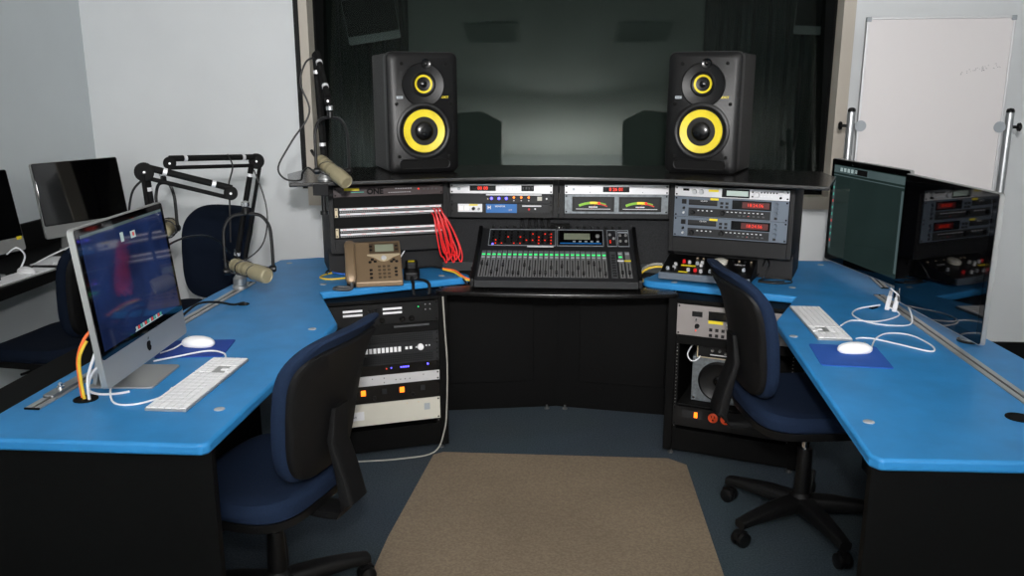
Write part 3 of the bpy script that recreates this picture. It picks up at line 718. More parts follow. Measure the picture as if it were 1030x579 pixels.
tag(B().tube([T(RR,p) for p in ((-.17,.14,.50),(-.185,.08,.49),(-.20,.05,.455),(-.18,.04,.43),(-.15,.045,.445),(-.13,.10,.50))],.003,n=8).build('cable','wcable'),'white cable looped at the left of the small metal box in the right rack','cable')
t, h = unit(RR, .237-2*U, 2, 'power_outlet_unit', 'black rack power strip with two orange outlets and an orange switch', 'blackp')
plate(t,-.200,-.115,.040,.076,'dgrey','switch_plate',.001)
plate(t,-.148,-.134,.046,.070,'orange_e','rocker_switch',.003,y=-.0052)['label']='lit orange rocker switch'
for x in (-.068,-.016):
    s = B().lathe([(.021,0),(.021,.004),(.018,.005)],ax=(0,-1,0),n=24).build('outlet','orangep',t,loc=(x,-.004,.056)); s['label']='orange power outlet'
    q = B(); q.box(-.008,-.005,-.0056,-.0051,.001,.010); q.box(.005,.008,-.0056,-.0051,.001,.010); q.box(-.003,.003,-.0056,-.0051,-.012,-.006); q.build('outlet_slot','blackm',s)

# ------------------------------------------------------------------ mixing console
mx = thing('mixing_console','black digital mixing console with faders and green lit buttons on the centre counter','mixing console',(-.015,3.505,.7225))
W = .368
side = [(0,.010),(.0,.046),(.018,.058),(.30,.140),(.44,.206),(.452,.200),(.452,.05),(.40,.010)]
body = B().prism([(0,.010),(0,.040),(.020,.048),(.30,.130),(.435,.194),(.45,.190),(.45,.010)],-W+.018,W-.018,'x').build('chassis','dgrey',mx,bevel=.002)
c1 = B().prism(side,-W,-W+.0175,'x').build('side_cheek','blackp',mx,bevel=.004)
B().prism(side,W-.0175,W,'x').build('side_cheek','blackp',mx,bevel=.004)
ft = B().lathe([(.012,0),(.012,.0095)],n=14).build('foot','rubber',mx,loc=(-.3,.05,0)); rep(ft,[(.3,.05,0),(-.3,.38,0),(.3,.38,0)])
a1 = math.atan2(.082,.280); a2 = math.atan2(.064,.135)
def dp(v, off=.0): # deck point: v metres up the panel from front, returns y,z,angle
    if v < .291: return (.020+v*math.cos(a1), .048+v*math.sin(a1), a1)
    w_ = v-.2918; return (.30+w_*math.cos(a2), .130+w_*math.sin(a2), a2)
def onpanel(bld, name, m, x, v, bevel=0, lift=.0004):
    y, z, a = dp(v); return bld.build(name, m, mx, bevel=bevel, loc=(x, y-lift*math.sin(a), z+lift*math.cos(a)), rot=(a,0,0))
def reppanel(o, pts, lift=.0004):
    for x, v in pts:
        y, z, a = dp(v); c = o.copy(); C.objects.link(c); c.parent = mx; c.location = (x, y-lift*math.sin(a), z+lift*math.cos(a)); c.rotation_euler = (a,0,0)
NX = 24; xs = [-.328+i*.0235 for i in range(NX)]
# alternating strips
st = B().box(-.0098,.0098,0,.245,0,.0008); o = onpanel(st,'channel_strip','strip',xs[0],.010); reppanel(o,[(x,.010) for x in xs[1:]])
sl = B().box(-.0016,.0016,0,.105,0,.0014).build; 
o = onpanel(B().box(-.0024,.0024,0,.150,.0009,.0014),'fader_slot','blackm',xs[0],.014); reppanel(o,[(x,.014) for x in xs[1:]])
fcap = B().prism([(-.010,0),(-.008,.010),(-.002,.008),(.002,.008),(.008,.010),(.010,0)],-.0055,.0055,'x')
fv = [1.45*v_ for v_ in [.085,.08,.03,.045,.075,.03,.028,.025,.075,.055,.028,.03,.028,.06,.03,.07,.03,.025,.06,.028,.095,.085,.05,.026]]
o = onpanel(fcap,'fader_cap','blackp',xs[0],fv[0],.001,.0016); reppanel(o,[(x,v) for x,v in zip(xs[1:],fv[1:])],.0016)
ft2 = [.07,.045]
o = onpanel(B().box(-.007,.007,-.004,.004,0,.003),'lit_button','green_e',xs[0],.215,0,.0012); o['label']='green lit button'; reppanel(o,[(x,.215) for x in xs[1:]],.0012)
o = onpanel(B().box(-.007,.007,-.004,.004,0,.003),'select_button','cap',xs[0],.190,0,.0012); reppanel(o,[(x,.190) for x in xs[1:]],.0012)
o = onpanel(B().box(-.007,.007,-.004,.004,0,.002),'scribble_label','slate',xs[0],.240,0,.0012); reppanel(o,[(x,.240) for x in xs[1:]],.0012)
# master section
onpanel(B().box(-.014,.014,0,.245,0,.001),'button_column','grey',.252,.010)
o = onpanel(B().box(-.009,.009,-.0045,.0045,0,.004),'soft_key','dgrey',.252,.025,0,.0014); reppanel(o,[(.252,.025+.0235*i) for i in range(1,9)],.0014)
for x in (.286,.316):
    onpanel(B().box(-.011,.011,0,.245,0,.0008),'master_strip','strip',x,.010); onpanel(B().box(-.002,.002,0,.13,.0009,.0014),'fader_slot','blackm',x,.014); onpanel(fcap,'fader_cap','blackp',x,.05,.001,.0016)
onpanel(B().box(-.014,.014,-.006,.006,0,.001),'white_sticker','whitel',.284,.165,0,.0015); onpanel(B().box(-.014,.014,-.006,.006,0,.001),'yellow_sticker','yellow',.315,.165,0,.0015)
onpanel(B().box(-.007,.007,-.004,.004,0,.003),'lit_button','green_e',.284,.200,0,.0012)
o = onpanel(B().box(-.008,.008,-.006,.006,0,.003),'select_button','cap',.284,.232,0,.0012); reppanel(o,[(.316,.232)],.0012)
# upper area
V0 = .303
fr3 = B(); 
for (xa,xb) in ((-.315,-.005),(.0,.215),(.232,.275),(.280,.332)):
    fr3.box(xa,xb,0,.0025,0,.0015); fr3.box(xa,xb,.128,.130,0,.0015); fr3.box(xa,xa+.002,0,.13,0,.0015); fr3.box(xb-.002,xb,0,.13,0,.0015)
onpanel(fr3,'section_outline','cap',0,V0)
kn = B().lathe([(.0065,0),(.006,.007),(.004,.0085)],n=12)
cols = [-.295+.0285*i for i in range(10)]
o = onpanel(kn,'rotary_knob','blackp',cols[0],V0+.030); reppanel(o,[(x,V0+v) for x in cols for v in (.030,.055,.080,.105) if not (x == cols[0] and v == .030)])
ld = B().box(-.003,.003,-.003,.003,0,.002)
reds = [(0,.018),(0,.043),(1,.018),(3,.018),(4,.018),(4,.068),(5,.043),(6,.093),(7,.018),(7,.043),(7,.068),(8,.093),(9,.018),(9,.043),(9,.068),(9,.093),(8,.043),(6,.043),(2,.068)]
o = onpanel(ld,'red_light','red_e',cols[0]+.012,V0+reds[0][1]); reppanel(o,[(cols[c]+.012,V0+v) for c,v in reds[1:]])
onpanel(B().lathe([(.005,0),(.004,.003)],n=12),'blue_light','blue_e',cols[0],V0+.012)
onpanel(B().box(-.060,.060,-.004,.004,0,.001),'name_strip','whitel',-.075,V0-.006)
onpanel(B().box(-.100,.100,.012,.120,.0,.002),'screen_bezel','blackg',.110,V0)
onpanel(B().box(-.062,.058,.050,.098,.0021,.0026),'display','lcd',.095,V0)['label']='small grey display'
onpanel(B().box(-.095,.095,.016,.024,.0021,.0026),'blue_stripe','bluelabel',.110,V0)
o = onpanel(B().box(-.006,.006,-.004,.004,.002,.004),'soft_key','cap',.08,V0+.034); reppanel(o,[(.08+.027*i,V0+.034) for i in range(1,5)])
onpanel(B().lathe([(.010,0),(.009,.010),(.006,.012)],n=18),'rotary_knob','alud',.188,V0+.075)
o = onpanel(ld,'red_light','red_e',.246,V0+.030); reppanel(o,[(.246,V0+.045)])
o = onpanel(kn,'rotary_knob','alud',.262,V0+.060); reppanel(o,[(.245,V0+.09),(.292,V0+.04),(.318,V0+.04),(.292,V0+.085),(.318,V0+.085)])
onpanel(B().box(-.022,.022,-.005,.005,0,.0015),'name_strip','cap',.306,V0+.112)
# rear jack row
xj = [-.30+.033*i for i in range(19)]
o = B().lathe([(.007,0),(.007,.012),(.004,.013)],n=12).build('rear_connector','blackp',mx,loc=(xj[0],.443,.192)); rep(o,[(x,.443,.192) for x in xj[1:]])
for x,m in ((-.155,'blackp'),(-.12,'rcable'),(-.09,'blackp'),(-.06,'ycable'),(-.03,'blackp')): B().tube([(x,.443,.205),(x-.002,.443,.215),(x-.008,.455,.235),(x-.015,.470,.22),(x-.015,.472,.06)],.0035,n=8).build('plugged_cable','kcable',mx)
B().box(-.035,.060,.448,.470,.165,.215).build('expansion_card','blackm',mx,bevel=.001)
o = B().cyl((0,0,0),(0,-.002,0),.003,n=8).build('card_light','whitel',mx,loc=(-.005,.448,.198)); rep(o,[(.01,.448,.198),(.025,.448,.198)])

# ------------------------------------------------------------------ telephone
ph = thing('desk_telephone','bronze and black desk telephone with handset and small display, in front of the left rack','telephone',(-.812,3.548,.7405),R(15))
prof = [(-.10,0),(-.10,.022),(.055,.165),(.075,.165),(.10,.0)]
B().prism(prof,-.075,.125,'x').build('body','bronze',ph,bevel=.005,seg=3)
ap = math.atan2(.143,.155)
def onph(b, name, m, x, v, lift=.0005, bevel=0):
    return b.build(name, m, ph, bevel=bevel, loc=(x,-.10+v*math.cos(ap)-lift*math.sin(ap),.022+v*math.sin(ap)+lift*math.cos(ap)), rot=(ap,0,0))
onph(B().box(-.060,.068,0,.056,0,.003),'display_bezel','bronzed',.05,.148,bevel=.001)
onph(B().box(-.035,.045,.008,.046,.0031,.0036),'display','lcd',.05,.148)
o = onph(B().box(-.006,.006,-.004,.004,0,.005),'line_button','blackp',-.003,.165); 
for (x,v) in ((-.003,.185),(.107,.165),(.107,.185)): onph(B().box(-.006,.006,-.004,.004,0,.005),'line_button','blackp',x,v)
cres = [(.05+.072*math.sin(R(a)), .150-.040*math.cos(R(a))**1) for a in range(-80,81,10)]
onph(B().prism([(-.07,.0),(-.04,-.012),(-.015,-.030),(0,-.034),(.015,-.030),(.04,-.012),(.07,.0),(.07,.006),(-.07,.006)],0,.002),'face_accent','gold',.05,.138)
onph(B().lathe([(.012,0),(.011,.005),(.004,.006)],n=20),'navigation_button','silver',.05,.122,.0025)
kk = B().prism(rrect(-.0065,.0065,-.0045,.0045,.003),0,.004)
k0 = onph(kk,'key','bronzed',.028,.078)
for i in range(3):
    for j in range(4):
        if i or j: c = k0.copy(); C.objects.link(c); c.parent = ph; v=.078-.019*j; c.location = (.028+.020*i,-.10+v*math.cos(ap),.022+v*math.sin(ap))
for (x,v) in ((0,.115),(.012,.105),(-.01,.102),(.092,.112),(.104,.102),(.082,.102),(.098,.066),(.098,.048),(.098,.030),(-.008,.06),(-.008,.04),(-.008,.02)): onph(kk,'function_key','blackp',x,v,.0008)
# handset
hs = B(); rr=[]
for k in range(17):
    u = k/16; v = -.012+u*.215; bul = .020+.006*abs(2*u-1)**3; lift_ = .018+.020*math.sin(PI*u)
    c = Vector((-.093,-.10+v*math.cos(ap)-lift_*math.sin(ap),.022+v*math.sin(ap)+lift_*math.cos(ap)))
    th = .017-.003*math.sin(PI*u)
    ee = .55 if k in (0,16) else (.85 if k in (1,15) else 1)
    ring=[]
    for q in superell(bul*1.1*ee, th*ee, 2.8, 20):
        ring.append(c+Vector((q[0],-q[1]*math.sin(ap),q[1]*math.cos(ap))))
    rr.append(ring)
hs.rings(rr).build('handset','bronze',ph)
B().prism([(-.095,.0),(-.10,.028),(.045,.160),(.06,.150),(.08,.0)],-.112,-.0755,'x').build('cradle','blackp',ph,bevel=.003)
B().tube([(-.093,-.115,.03),(-.095,-.135,.006),(-.13,-.15,.007),(-.165,-.13,.007),(-.15,-.10,.007),(-.10,-.108,.006)],.0065,n=8,smooth=6).build('handset_cord','grey',ph)
# small handheld transceiver with cord
hh = thing('handheld_microphone','black handheld push-to-talk microphone with a yellow label, right of the telephone','microphone',(-.655,3.63,.7405),R(10)); hh.scale=(1.25,1.25,1.1)
B().prism(rrect(-.028,.028,-.045,.05,.012),.0,.035).build('body','blackp',hh,bevel=.006,seg=3)
B().prism(rrect(-.022,.022,0,.05,.012),.034,.065).build('head','blackp',hh,bevel=.006,seg=3)
B().box(-.012,.010,.008,.030,.0652,.066).build('yellow_label','yellow',hh)
B().tube([(0,-.045,.016),(.0,-.065,.012),(.004,-.09,.003),(.006,-.125,-.03),(.018,-.135,-.062),(.052,-.13,-.05),(.06,-.105,-.004),(.045,-.075,.008),(.02,-.04,.006),(.015,.0,.006)],.0055,n=8,smooth=6).build('coiled_cord','kcable',hh)

def cable(pts, r, m, lab, cat='cable', smooth=6, name='cable'):
    o = B().tube(pts, r, n=8, smooth=smooth).build(name, m); return tag(o, lab, cat)
zc=.7445
cable([(-.92,3.62,zc),(-1.00,3.57,zc),(-1.06,3.60,zc),(-1.045,3.68,zc),(-.97,3.76,zc),(-.93,3.79,.76)],.004,'ycable','yellow cable looped on the blue desk left of the telephone')
cable([(-.95,3.665,zc),(-1.0,3.66,.752),(-1.03,3.70,.75),(-1.0,3.79,zc),(-.95,3.80,zc)],.0035,'bcable','blue cable curled on the blue desk beside the telephone')
cable([(-.93,3.72,.75),(-.98,3.73,.758),(-1.04,3.755,.756),(-1.06,3.70,.748),(-1.04,3.65,.753)],.004,'kcable','black cable with a red sleeve behind the yellow loop left of the telephone')
cable([(-.695,3.80,.89),(-.69,3.76,.875),(-.70,3.73,.85),(-.73,3.70,.80)],.003,'wcable','short white cable rising behind the telephone')
for i,(m,l) in enumerate((('ocable','orange cable running from behind the red cords to the mixing console'),('ycable','yellow cable beside the orange one, left of the mixing console'))):
    cable([(-.53,3.73,.765-.004*i),(-.47,3.70,.762-.01*i),(-.43,3.66,.745-.01*i),(-.40,3.66,.732-.006*i)],.004,m,l)
cable([(-.66,3.80,.752),(-.58,3.78,.762),(-.47,3.72,.752),(-.41,3.62,.722),(-.395,3.58,.715)],.0045,'kcable','black cable arching over the tip of the left blue desk')
for i,(m) in enumerate(('gcable','ycable')):
    cable([(.47,3.83-.06*i,.775),(.43,3.83-.06*i,.775),(.39,3.80-.04*i,.765),(.365,3.74,.745),(.37,3.69-.01*i,.73),(.40,3.67,.7145) if i else (.385,3.71,.7145)],.006-.001*i,m,['grey braided cable curving from the remote control to the counter','yellow cable curving from the remote control to the counter'][i])
cable([(.87,3.60,.765),(.90,3.62,.82),(.905,3.70,.83),(.89,3.74,.76),(.84,3.66,zc)],.0035,'kcable','black cable looping up beside the right end of the remote control')
cable([(.86,3.63,zc),(.93,3.60,zc),(1.0,3.62,zc),(1.0,3.68,zc),(.93,3.70,zc),(.87,3.66,zc),(.90,3.62,.749),(.97,3.615,.75)],.0035,'kcable','black cable coiled on the blue desk below the right desktop rack')

# ------------------------------------------------------------------ remote controller (right)
rc = thing('remote_controller','black sloping remote control panel with jog wheel and small knobs on the right blue desk','controller',(.64,3.645,.7405),R(-20))
B().prism([(-.06,.012),(-.06,.036),(.13,.085),(.15,.08),(.15,.012)],-.195,.195,'x').build('body','blackp',rc,bevel=.004)
B().box(-.195,.195,-.075,-.0605,.010,.040).build('front_rail','slate',rc,bevel=.003)
ar = math.atan2(.049,.19)
def onrc(b,name,m,x,v,lift=.0006): return b.build(name,m,rc,loc=(x,-.06+v*math.cos(ar),.036+v*math.sin(ar)+lift),rot=(ar,0,0))
onrc(B().lathe([(.030,0),(.030,.012),(.024,.016),(.001,.015)],n=28),'jog_wheel','cream',.045,.135)
onrc(B().box(-.032,.032,-.006,.006,0,.001),'yellow_label','yellow',-.085,.085); onrc(B().box(-.020,.020,-.005,.005,0,.001),'yellow_label','yellow',-.095,.020)
kb = B().lathe([(.008,0),(.007,.012),(.004,.014)],n=14)
for i,(x,v,m) in enumerate(((-.165,.035,'cap'),(-.14,.050,'silver'),(-.14,.025,'blackp'),(-.11,.115,'rcable'),(-.085,.110,'silver'),(-.05,.105,'cap'),(-.03,.09,'silver'),(-.075,.035,'silver'),(-.045,.035,'rcable'),(-.02,.03,'silver'),(.02,.035,'cap'),(-.03,.115,'silver'),(.155,.075,'cap'),(-.14,.08,'silver'),(.06,.03,'silver'),(.10,.04,'rcable'))): onrc(kb,'knob',m,x,v)
o = onrc(B().box(-.005,.005,-.004,.004,0,.004),'button','gold',-.06,.165); 
for i in range(1,10): onrc(B().box(-.004,.004,-.003,.003,0,.004),'button','gold' if i%2 else 'dgrey',-.06+.026*i,.165)
text('lettering','REMOTE',.012,'whitel',rc,(.13,-.06+.13*math.cos(ar),.037+.13*math.sin(ar)),rot=(ar,0,0),depth=.0002)
for x in (-.12,-.03,.08,.15): B().lathe([(.012,0),(.012,.012)],n=12).build('foot','rubber',rc,loc=(x,.0,0))

# ------------------------------------------------------------------ computers
def apple(parent, x, z, y, s, m='blackm'):
    def ell(cx,cz,rx,rz,n=20): return [(cx+rx*math.cos(2*PI*i/n), cz+rz*math.sin(2*PI*i/n)) for i in range(n)]
    pts=[]
    for i in range(40):
        t=2*PI*i/40; r=1-.13*math.exp(-((t-PI/2)/.3)**2)-.10*math.exp(-((t-3*PI/2)/.3)**2)+.06*math.cos(2*t)*0
        px=.5*s*r*math.cos(t); pz=.56*s*r*math.sin(t)
        if abs(pz-.05*s)<.24*s and px>0: px=min(px, .5*s-.16*s*math.cos((pz-.05*s)/(.24*s)*PI/2)+0)
        if pz<0: px*= 1+.25*pz/s
        pts.append((x+px,z+pz))
    b=B().prism(pts,y-.0006,y,'y'); b.prism([(x+.0,z+.60*s),(x+.05*s,z+.80*s),(x+.22*s,z+.93*s),(x+.20*s,z+.75*s)],y-.0006,y,'y')
    return b.build('logo',m,parent)
def imac(name, lab, loc, rz, w, h, chin, scr, stand=True, z0=.055, alum='alud', tilt=0, group=None, logo=True, depth=.012, cat='computer', border=.02):
    t = thing(name, lab, cat, loc, rz, group)
    # local: front faces -y, panel front at y=0
    def P(b,nm,m,bevel=0,par=None):
        o=b.build(nm,m,par or t,bevel=bevel)
        if par is None: o.location=(0,0,z0); o.rotation_euler=(-tilt,0,0)
        return o
    o_ = rrect(-w/2,w/2,0,h,.012,4)
    rg=[[(p[0],0,p[1]) for p in o_],[(p[0],depth,p[1]) for p in o_],[(p[0]*.8,depth+.012,h/2+(p[1]-h/2)*.8) for p in o_],[(p[0]*.3,depth+.030,h/2+(p[1]-h/2)*.3) for p in o_]]
    shell = P(B().rings(rg),'housing',alum)
    g0 = chin if chin else .004
    gl = P(B().prism(rrect(-w/2+.003,w/2-.003,g0,h-.003,.009,4),-.0025,-.0002,'y'),'glass_panel','bezel')
    scb = B().box(-w/2+border,w/2-border,-.0032,-.0026,g0+border,h-border)
    sc = scb.build('screen',scr,gl)
    if logo and chin: apple(gl,0,chin*.5,-.0004,chin*.36)
    if stand:
        st = B(); n=[(-.01+depth+.01, z0+h*.42),(.06,z0+h*.38),(.115,.02),(.11,.006)]
        ts=math.tan(tilt)*h*.45; poly=[(.022+ts,z0+h*.45),(.045+ts,z0+h*.47),(.105,z0+.10),(.135,.012),(.125,.0065),(.090,z0+.06)]
        st.prism(poly,-w*.17,w*.17,'x'); st.build('stand_neck','alud',t,bevel=.002)
        B().prism(rrect(-w*.19,w*.19,-.04,.145,.012,4),0,.006).build('stand_foot','alud',t,bevel=.0015)
    return t, gl, sc
# left, switched-on
t, gl, sc = imac('all_in_one_computer','aluminium all-in-one computer showing a dark blue desktop, on the left blue desk',(-1.184,2.285,.7405),R(92.5),.53,.425,.078,'space',z0=.058,depth=.016,tilt=R(6))
x0_,x1_,z0_,z1_ = -.245,.245,.098,.405
b=B(); b.box(x0_,x1_,-.0036,-.0033,z1_-.008,z1_); b.build('menu_bar','ui',sc)
b=B(); 
for i in range(12): b.box(-.06+i*.0145,-.049+i*.0145,-.0037,-.0033,.102,.112,[0,1,2][i%3])
b.box(-.066,.116,-.0036,-.0033,.099,.1015); b.build('dock',['icon','iconr','icong'],sc)
B().box(-.038,-.020,-.0037,-.0033,.352,.378).build('desktop_icon','icon',sc); b=B(); b.box(.022,.052,-.0037,-.0033,.352,.372,0); b.box(.034,.044,-.0039,-.0036,.357,.368,1); b.build('desktop_icon',['icon','iconr'],sc)
# right displays on poles
def display(lab, loc, rz, w, h, scr, poly):
    t, gl, sc = imac('flat_display', lab, loc, rz, w, h, 0, scr, stand=False, z0=0, group='displays on the right desk', logo=False, depth=.014, cat='display', border=.026)
    return t, gl, sc
A_, gA, sA = display('nearer flat display with a dark reflective screen on the right blue desk', (1.285,2.885,.785), R(-86), .60, .475, 'screenoff', None)
B_, gB, sB = display('farther flat display showing an editing program on the right blue desk', (1.287,3.64,.79), R(-90+11), .60, .465, 'daw', None)
b=B(); b.box(-.273,.273,-.0036,-.0033,.405,.436,0); b.box(-.273,.273,-.0036,-.0033,.392,.396,0)
for i in range(5): b.box(-.22+i*.03,-.20+i*.03,-.0038,-.0036,.412,.428,1)
b.box(-.10,.0,-.0038,-.0036,.408,.432,2); b.box(-.270,-.254,-.0036,-.0033,.06,.385,0); b.box(.257,.272,-.0036,-.0033,.05,.38,0)
for i in range(9): b.box(-.267,-.258,-.0038,-.0036,.09+i*.03,.102+i*.03,3 if i%3 else 4)
b.build('program_window',['ui','icon','blackm','icong','iconr'],sB)
def arm(t, cx, cz, lab):
    # cylindrical pole standing on the desk behind the screen
    B().lathe([(.035,-.785+.7405+.0),(.035,-.785+.7405+.006)],(cx,.075,0),n=28).build('base_ring','blackp',t)
    B().cyl((cx,.075,-.038),(cx,.075,.25),.026,n=28).build('pole','alud',t)
    B().box(cx-.03,cx+.03,.030,.055,.19,.26).build('mount_bracket','blackp',t,bevel=.002)
arm(A_,.10,0,''); arm(B_,.24,0,'')
for lab, loc, rz, roll in (('dark display with a silver lower edge hanging beyond the left end of the window', (-1.30,6.05,2.02), R(12), R(-9)), ('dark display with a silver lower edge hanging beyond the right end of the window', (1.72,5.98,2.05), R(-8), R(3))):
    t, gl, sc = imac('hanging_display', lab, loc, rz, .36, .30, .055, 'screenoff', stand=False, z0=-.15, alum='grey', logo=False, border=.008, cat='display', group='displays hanging beyond the window')
    gl.data.materials[0] = M['blackm']; sc.data.materials[0] = M['blackm']
    for c_ in t.children: c_.rotation_euler = (c_.rotation_euler.x, roll, 0)
    B().box(-.02,.02,.048,.085,-.03,.04).build('bracket','blackm',t); B().cyl((0,.075,.0401),(0,.075,ZC-loc[2]),.012,n=12).build('ceiling_pole','blackm',t)
# mouse / keyboard / pads
def keyboard(lab, loc, rz, group=None):
    t = thing('computer_keyboard', lab, 'keyboard', loc, rz, group)
    B().prism(rrect(-.215,.215,-.057,.057,.004),0,.007).build('base','alud',t,bevel=.001)
    def k(x,y,w,h): 
        return (x,y,w,h)
    ks=[]
    def rowk(y,h,cells):
        for x0,x1 in cells: ks.append(((x0+x1)/2,y,x1-x0-.0022,h-.0022))
    def cells(a,b_,n): return [(a+(b_-a)*i/n,a+(b_-a)*(i+1)/n) for i in range(n)]
    A=(-.211,.072); Nn=(.078,.132); K=(.138,.211)
    rowk(.049,.012,cells(*A,11)); rowk(.049,.012,cells(*Nn,3)); rowk(.049,.012,cells(K[0],K[1],3))
    for j in range(5):
        y=.033-j*.0195
        if j<4: rowk(y,.0195,cells(*A,11))
        else:
            c=[(-.211,-.186),(-.186,-.161),(-.161,-.132),(-.132,-.012),(-.012,.02),(.02,.046),(.046,.072)]; rowk(y,.0195,c)
        if j in (0,1,4): rowk(y,.0195,cells(*Nn,3))
        if j==3: rowk(y,.0195,[(.096,.114)])
        rowk(y,.0195,cells(K[0],K[1],4 if j<4 else 3))
    cache={}
    for (x,y,w,h) in ks:
        key=(round(w,4),round(h,4))
        if key not in cache: cache[key]=B().box(-w/2,w/2,-h/2,h/2,0,.0026).build('key','white',t,loc=(x,y,.0072)); 
        else: rep(cache[key],[(x,y,.0072)])
    return t
def mouse(lab, loc, rz, group=None):
    t = thing('computer_mouse', lab, 'mouse', loc, rz, group)
    rr=[]
    for z,s in ((0,.90),(.004,.98),(.010,1),(.018,.93),(.025,.75),(.030,.45),(.0315,.12)):
        rr.append([(x*s,y*s,z) for x,y in superell(.029,.056,2.3,32)])
    B().rings(rr).build('shell','white',t)
    B().lathe([(.0035,0),(.003,.003)],(0,.03,.0285),n=10).build('scroll_ball','cap',t)
    return t
keyboard('white and aluminium keyboard in front of the lit computer on the left desk', (-1.022,2.238,.7405), R(88.6))
mouse('white oval mouse on the navy pad on the left desk', (-1.178,2.585,.744), R(86))
tag(B().prism(rrect(-.105,.105,-.09,.09,.008),0,.003).build('mouse_pad','padn',None,loc=(-1.175,2.56,.7402),rot=(0,0,R(8))),'dark blue mouse pad behind the keyboard on the left desk','mouse pad')
keyboard('white and aluminium keyboard on the right blue desk', (.933,2.985,.7405), R(-92))
mouse('white oval mouse on the mid-blue pad on the right desk', (.945,2.64,.744), R(-84))
tag(B().prism(rrect(-.105,.105,-.11,.11,.008),0,.003).build('mouse_pad','padb',None,loc=(.918,2.605,.7402),rot=(0,0,R(-6))),'mid-blue mouse pad in front of the keyboard on the right desk','mouse pad')

# ------------------------------------------------------------------ chairs
def chair(lab, loc, rz, hz, base_rz=0, fabric='navy', group='blue and black office chairs', off=0):
    t = thing('office_chair', lab, 'office chair', loc, rz, group)
    # base
    hub = B().lathe([(.045,.075),(.048,.10),(.042,.125),(.030,.14)],n=24)
    hub.build('base_hub','chairp',t)
    leg = B(); rr=[]
    for u,wd,hh,z in ((0,.034,.030,.098),(.35,.032,.026,.100),(.75,.026,.019,.094),(1,.022,.015,.086)):
        x=.03+u*.265; rr.append([(x, q[0], z+q[1]) for q in superell(wd,hh,4,14)])
    leg.rings(rr)
    l0 = None; w0=None
    for k in range(5):
        a = base_rz+2*PI*k/5
        if l0 is None: l0 = leg.build('leg','chairp',t); l0.rotation_euler=(0,0,a)
        else: l0 = l0.copy(); C.objects.link(l0); l0.rotation_euler=(0,0,a)
        if w0 is None:
            cb = B().cyl((.285,0,.045),(.285,0,.085),.009,n=10); cb.prism([(.262,.03),(.266,.055),(.285,.064),(.308,.055),(.312,.03)],-.010,.010,'y')
            w0 = cb.build('caster','chairp',l0)
            wh = B()
            for s in (-1,1): wh.lathe([(.012,0),(.027,.001),(.029,.008),(.026,.017),(.012,.021)],(.285,.006*s,.029),(0,s,0),n=22)
            h0 = wh.build('wheel','blackp',w0)
        else:
            w1 = w0.copy(); C.objects.link(w1); w1.parent=l0; h1=h0.copy(); C.objects.link(h1); h1.parent=w1
    B().lathe([(.030,.13),(.028,.20),(.025,hz-.19),(.024,hz-.185)],n=20).build('column_sleeve','blackp',t)
    B().cyl((0,0,hz-.19),(0,0,hz-.075),.014,n=18).build('gas_lift','chrome',t)
    mech = B().box(-.07,.07,-.10,.14,hz-.092,hz-.062); mech.build('mechanism','blackp',t,bevel=.006)
    lv = B().tube([(.06,-.02,hz-.082),(.16,-.03,hz-.088),(.225,-.03,hz-.085)],.006,n=8); lv.build('lever','blackp',t)
    # seat
    rr=[]
    for z,s in ((-.062,.90),(-.060,.95),(-.040,.975),(-.032,.978)):
        rr.append([(x*s,y*s-.028,hz+z) for x,y in superell(.243,.222,4,44)])
    B().rings(rr).build('seat_pan','chairp',t)
    rr=[]
    for z,s in ((-.0315,.96),(-.025,.99),(-.012,1.0),(.000,.985),(.010,.94),(.015,.86),(.016,.7),(.014,.45),(.012,.15)):
        ring=[]
        for x,y in superell(.243,.222,4,44):
            yy=y*s; dz = -.035*max(0,(-yy-.12)/.115)**2 + .018*max(0,(yy-.05)/.18)**2 if z>-.02 else 0
            dz += .010*(abs(x*s)/.24)**3 if z>0 else 0
            ring.append((x*s,yy-.028,hz+z+dz))
        rr.append(ring)
    o_=B().rings(rr).build('seat_cushion',fabric,t)
    # backrest: centred at z hz+.25, local surface in x-z with curvature
    zc_ = hz+.265; hh=.225
    def bend(x,y,z):
        v=(z-zc_)/hh
        yy = y+.215 - .75*x*x + .20*(z-zc_) + .05*max(0,v)**2.5 + .03*max(0,v-.6) - .012*(1-v*v)
        return (x, yy, z)
    def outline(s, wtop=.222, wbot=.165):
        o=[]
        for x,z in superell(1,1,4.6,60):
            wv = wbot+(wtop-wbot)*(z+1)/2
            o.append((x*wv*s if True else x, zc_+z*hh*s))
        return o
    rr=[]
    for y,s in ((.012,.05),(.012,.3),(.012,.6),(.012,.90),(.010,.965),(.002,.995),(-.012,1.0),(-.026,.975),(-.034,.90),(-.038,.7),(-.040,.4),(-.040,.1)):
        rr.append([bend(x,y,z) for x,z in outline(s)])
    B().rings(rr).build('backrest_cushion',fabric,t)
    rr=[]
    for y,s in ((.0125,.05),(.0125,.3),(.0125,.6),(.0125,.955),(.024,.95),(.032,.91),(.034,.6),(.035,.3),(.035,.05)):
        rr.append([bend(x*.985,y,z if z<zc_ else zc_+(z-zc_)*.86) for x,z in outline(s)])
    B().rings(rr).build('backrest_shell','chairp',t)
    # support arm
    def sec(y,z,ww,th,ang):
        return [(q[0], y+q[1]*math.cos(ang), z+q[1]*math.sin(ang)) for q in superell(ww,th,4,16)]
    rr=[sec(.10,hz-.075,.045,.014,PI/2),sec(.20,hz-.078,.045,.015,PI/2),sec(.250,hz-.072,.047,.020,R(60)),sec(.276,hz-.035,.050,.024,R(15)),sec(.258,hz+.06,.048,.019,R(-8)),sec(.233,hz+.15,.044,.014,R(-4)),sec(.246,hz+.25,.036,.010,R(10))]
    B().rings(rr).build('support_arm','chairp',t)
